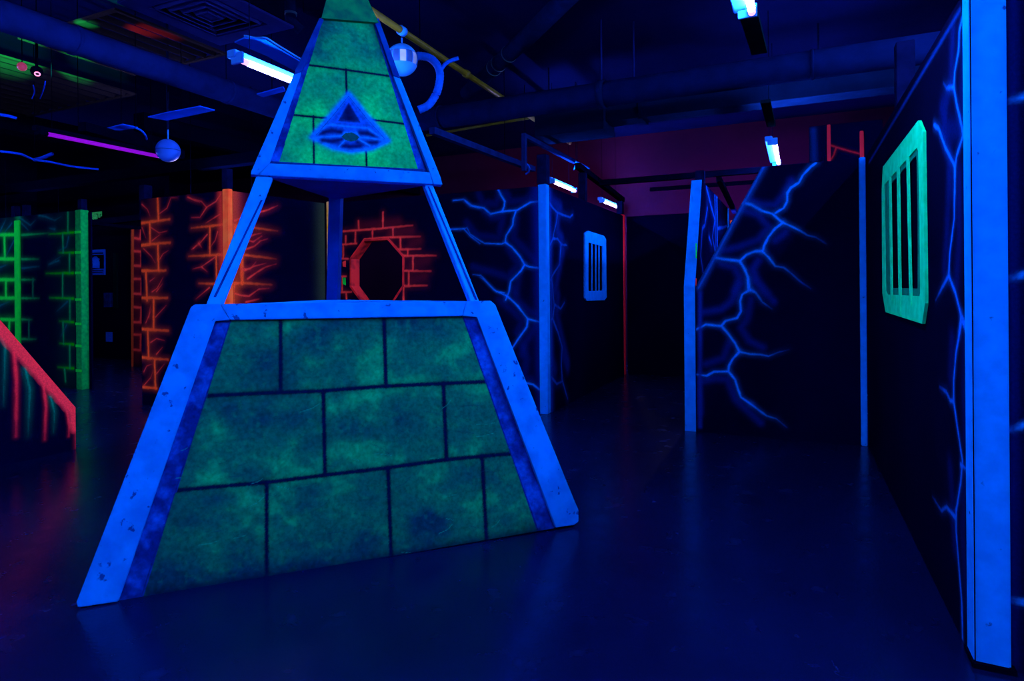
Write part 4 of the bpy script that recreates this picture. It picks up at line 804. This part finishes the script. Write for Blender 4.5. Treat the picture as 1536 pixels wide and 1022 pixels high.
rail((XE-.04, 7.35, 2.86), (XE-.04, 9.5, 2.70), .07, M_beam, 'black timber along the top of the corridor wall', 'beam', 'timber_beam')
rail((-2.3, 10.6, 3.0), (3.4, 10.6, 3.0), .06, M_beam, 'farther black timber crossing behind the corridor', 'beam', 'timber_beam')
rail(at_y(130, 336, 6.9), at_y(215, 326, 6.9), .1, M_beam, 'black beam beside the exit sign, upper', 'beam', 'timber_beam')
rail(at_y(128, 334, 6.95), at_y(210, 342, 6.7), .05, M_beam, 'black beam beside the exit sign, lower', 'beam', 'timber_beam')
rail(at_z(1078, 268, 2.7), at_z(1102, 318, 2.5), .06, M_duct2, 'dark brace leaning above the blue-edged wall', 'brace', 'brace')
def pstub(x, y, z0, z1, label, s=.045): return tag(box('post_stub', x-s, x+s, y-s, y+s, z0, z1, M_postb), label, 'post')
pstub(-2.5, YF+.045, 2.462, 2.78, 'dark post stub standing on the blue corner post', .055)
pstub(XE-.04, 7.55, 2.442, 2.80, 'dark post stub on the middle of the corridor wall'); pstub(XE-.04, 9.36, 2.462, 2.66, 'dark post stub on the crimson end post')
pstub((xo0+xo1)/2, YH+.02, 2.462, 2.68, 'left dark post stub on the orange corner post', .04); pstub(-5.45, YH+.3, 2.442, 2.68, 'right dark post stub beside the orange corner post', .04)
pstub(at_y(29, 310, YG+.05)[0]-.09, YG+.05, 2.462, 2.62, 'left dark post stub above the green batten', .04); pstub(at_y(40, 310, YG+.05)[0], YG+.05, 2.462, 2.62, 'right dark post stub above the green batten', .04)
pstub(-8.99, YG+.05, 2.472, 2.62, 'dark post stub on the worn green end post', .04)
pstub(.60, 4.55, 2.432, 2.86, 'dark post stub on top of the long right wall', .05)
pstub(XD-.05, 6.75, 2.422, 2.56, 'dark post stub on the blue-edged wall', .045)
pstub(at_y(222, 280, 5.0)[0], 4.97, 2.2, 2.62, 'dark post behind the left end of the orange wall', .05)
# small party lamp
rp = at_z(55, 107, 3.2); t = empty('ring_lamp', tuple(rp), 'small black lamp with a glowing pink ring at the upper left', 'lamp')
dv = EYE-rp; dv /= np.linalg.norm(dv)
tube('body', [rp-dv*.12, rp-dv*.005], .045, M_beam, t, None, 20)
bm = bmesh.new(); sx = np.cross(dv, (0, 0, 1)); sx /= np.linalg.norm(sx); sy = np.cross(sx, dv)
cen = at_plane(56, 111, rp, dv); bm_tube(bm, [cen+sx*.018*math.cos(a)+sy*.014*math.sin(a) for a in np.linspace(0, 2*math.pi, 21)], .0055, 8, False); from_bm('led_ring', bm, M_led, t, 'glowing pink ring', True)
tube('bracket', [rp-dv*.08+np.array((0, 0, .04)), rp-dv*.08+np.array((0, 0, .3))], .012, M_beam, t, None, 8)
c2 = at_z(33, 100, 3.2); bm = bmesh.new(); bmesh.ops.create_uvsphere(bm, u_segments=20, v_segments=12, radius=.035); bmesh.ops.translate(bm, verts=bm.verts, vec=tuple(map(float, c2)))
tag(from_bm('glow_ball', bm, M_pink, None, None, True), 'glowing ball standing in for a pink reflection just left of the ring lamp', 'lamp')  # added glowing ball in place of the reflected pink spot
for ln, lb in ((((68, 122), (66, 132), (60, 148)), 'thin cable dangling right of the ring lamp'), (((50, 128), (52, 138), (48, 148)), 'thin cable dangling left of the ring lamp')): cable(ln, 2.8, .004, M_sheet, lb)
# louvred ceiling vents near the lamp
def vent(x0, x1, y0, y1, z, n, label):
    t = empty('louvred_vent', ((x0+x1)/2, (y0+y1)/2, z), label, 'vent')
    m = mat('vent_slats', (.02, .02, .03), (.015, .015, .025), 6, .7, .0)
    ring_slab('vent_frame', [(x0, y0, z), (x1, y0, z), (x1, y1, z), (x0, y1, z)], [(x0+.04, y0+.04, z), (x1-.04, y0+.04, z), (x1-.04, y1-.04, z), (x0+.04, y1-.04, z)], (0, 0, -1), .02, m, t)
    bm = bmesh.new()
    for k in range(n):
        xx = x0+.04+(x1-x0-.08)*(k+.5)/n; bm_hex(bm, [(xx-.03, y0+.04, z), (xx-.025, y0+.04, z-.0), (xx-.025, y1-.04, z), (xx-.03, y1-.04, z), (xx+.01, y0+.04, z+.04), (xx+.015, y0+.04, z+.04), (xx+.015, y1-.04, z+.04), (xx+.01, y1-.04, z+.04)])
    from_bm('slats', bm, m, t)
a_ = at_z(110, 35, 3.9); b_ = at_z(205, 73, 3.9); c_ = at_z(252, 55, 3.9)
vent(-7.0, -5.5, 3.55, 4.75, 3.85, 9, 'slatted ceiling vent lit red and green between the round duct and the diffuser')
vent(-9.6, -7.2, 3.4, 4.9, 3.7, 12, 'slatted ceiling vent with a green glow behind the ring lamp')
def spot(loc, tgt, col, e, ang):
    l = bpy.data.lights.new('lamp_beam', 'SPOT'); l.energy = e; l.color = col; l.spot_size = math.radians(ang); l.spot_blend = .7; l.shadow_soft_size = .02
    o = bpy.data.objects.new('lamp_beam', l); COL.objects.link(o); o.location = tuple(map(float, loc)); o.rotation_euler = (Vector(tuple(map(float, tgt)))-o.location).to_track_quat('-Z', 'Y').to_euler(); return o
lp = rp-dv*.2+np.array((0, 0, -.02))
spot(lp, at_z(222, 48, 3.85), (1, .03, .03), 500, 16); spot(lp, at_z(128, 36, 3.85), (.02, 1, .1), 200, 14); spot(lp, at_z(30, 82, 3.7), (.02, 1, .1), 700, 22); spot(lp, at_z(105, 100, 3.7), (.02, 1, .1), 700, 14)
# uplight giving the far bulkhead its purple-red tint
def area(loc, tgt, sx_, sy_, col, e):
    l = bpy.data.lights.new('far_uplight', 'AREA'); l.shape = 'RECTANGLE'; l.size = sx_; l.size_y = sy_; l.energy = e; l.color = col
    o = bpy.data.objects.new('far_uplight', l); COL.objects.link(o); o.location = loc; o.rotation_euler = (Vector(tgt)-Vector(loc)).to_track_quat('-Z', 'Y').to_euler()
area((-3.6, 10.0, 2.3), (-3.2, 11.6, 3.6), 3, .2, (1, .12, .3), 22); area((.3, 10.0, 2.3), (.3, 11.6, 3.5), 3, .2, (.7, .12, .8), 30)
# thin rods that carry the small ceiling things
def hang(o, *pts):
    for p in pts: tube('hanger_rod', [p[:3], (p[0], p[1], p[3] if len(p) > 3 else CZ)], .004, M_beam, o, None, 6)
obs = {o.name: o for o in bpy.data.objects}
hang(t2_, tuple(yq0+(yq1-yq0)*.3), tuple(yq0+(yq1-yq0)*.7))
for nm_ in ('round_duct', 'flexible_hose', 'glow_ball'):
    o = obs[nm_]
    if nm_ == 'round_duct': hang(o, (XP, 1.8, ZP+.1), (XP, 4.6, ZP+.1))
    elif nm_ == 'flexible_hose': hang(o, tuple(hs[6]))
    else: hang(o, tuple(c2))
hang(obs['ring_lamp'], tuple(rp-dv*.08+np.array((0, 0, .28))))
for k in ('reflector_sheet', 'reflector_sheet.001', 'reflector_sheet.003'):
    o = obs[k]; v = [tuple(q.co) for q in o.data.vertices]; m_ = np.mean(np.array(v), 0); hang(o, (m_[0], m_[1], max(q[2] for q in v)-.002, 3.80 if k != "reflector_sheet.003" else CZ))
for o in list(obs.values()):
    if o.name.startswith('cable') and o.type == 'MESH' and 'label' in o.keys() and 'dangling' not in o['label']:
        q = np.array([tuple(v.co) for v in o.data.vertices]); q = q[q[:, 0].argmin()] if o.name == 'cable' else q[q[:, 2].argmax()]; hang(o, tuple(q-np.array((0, 0, .004)))+((3.7,) if o.name == 'cable.005' else ()))
GR = {'wall': 'maze partition walls', 'beam': 'black beams under the ceiling', 'post': 'dark post stubs on the wall tops', 'cable': 'loose cables under the ceiling', 'duct': 'ducts under the ceiling', 'rail': 'steel rails under the ceiling', 'beacon': 'hanging globes', 'panel': 'blue sheets under the ceiling'}
for o in bpy.data.objects:
    if o.parent is None and o.get('category') in GR and not o.get('group'): o['group'] = GR[o['category']]
# ------------------------------------------------------------------ world, view
w = bpy.data.worlds.new('world'); S.world = w; w.use_nodes = True; w.node_tree.nodes['Background'].inputs[0].default_value = (0, .001, .01, 1)
S.view_settings.view_transform = 'Standard'; S.view_settings.look = 'None'; S.view_settings.gamma = 1; S.view_settings.use_curve_mapping = False
S.view_settings.exposure = 0.95
S.cycles.use_denoising = True; S.cycles.max_bounces = 6
try: S.cycles.denoiser = 'OPENIMAGEDENOISE'
except Exception: pass
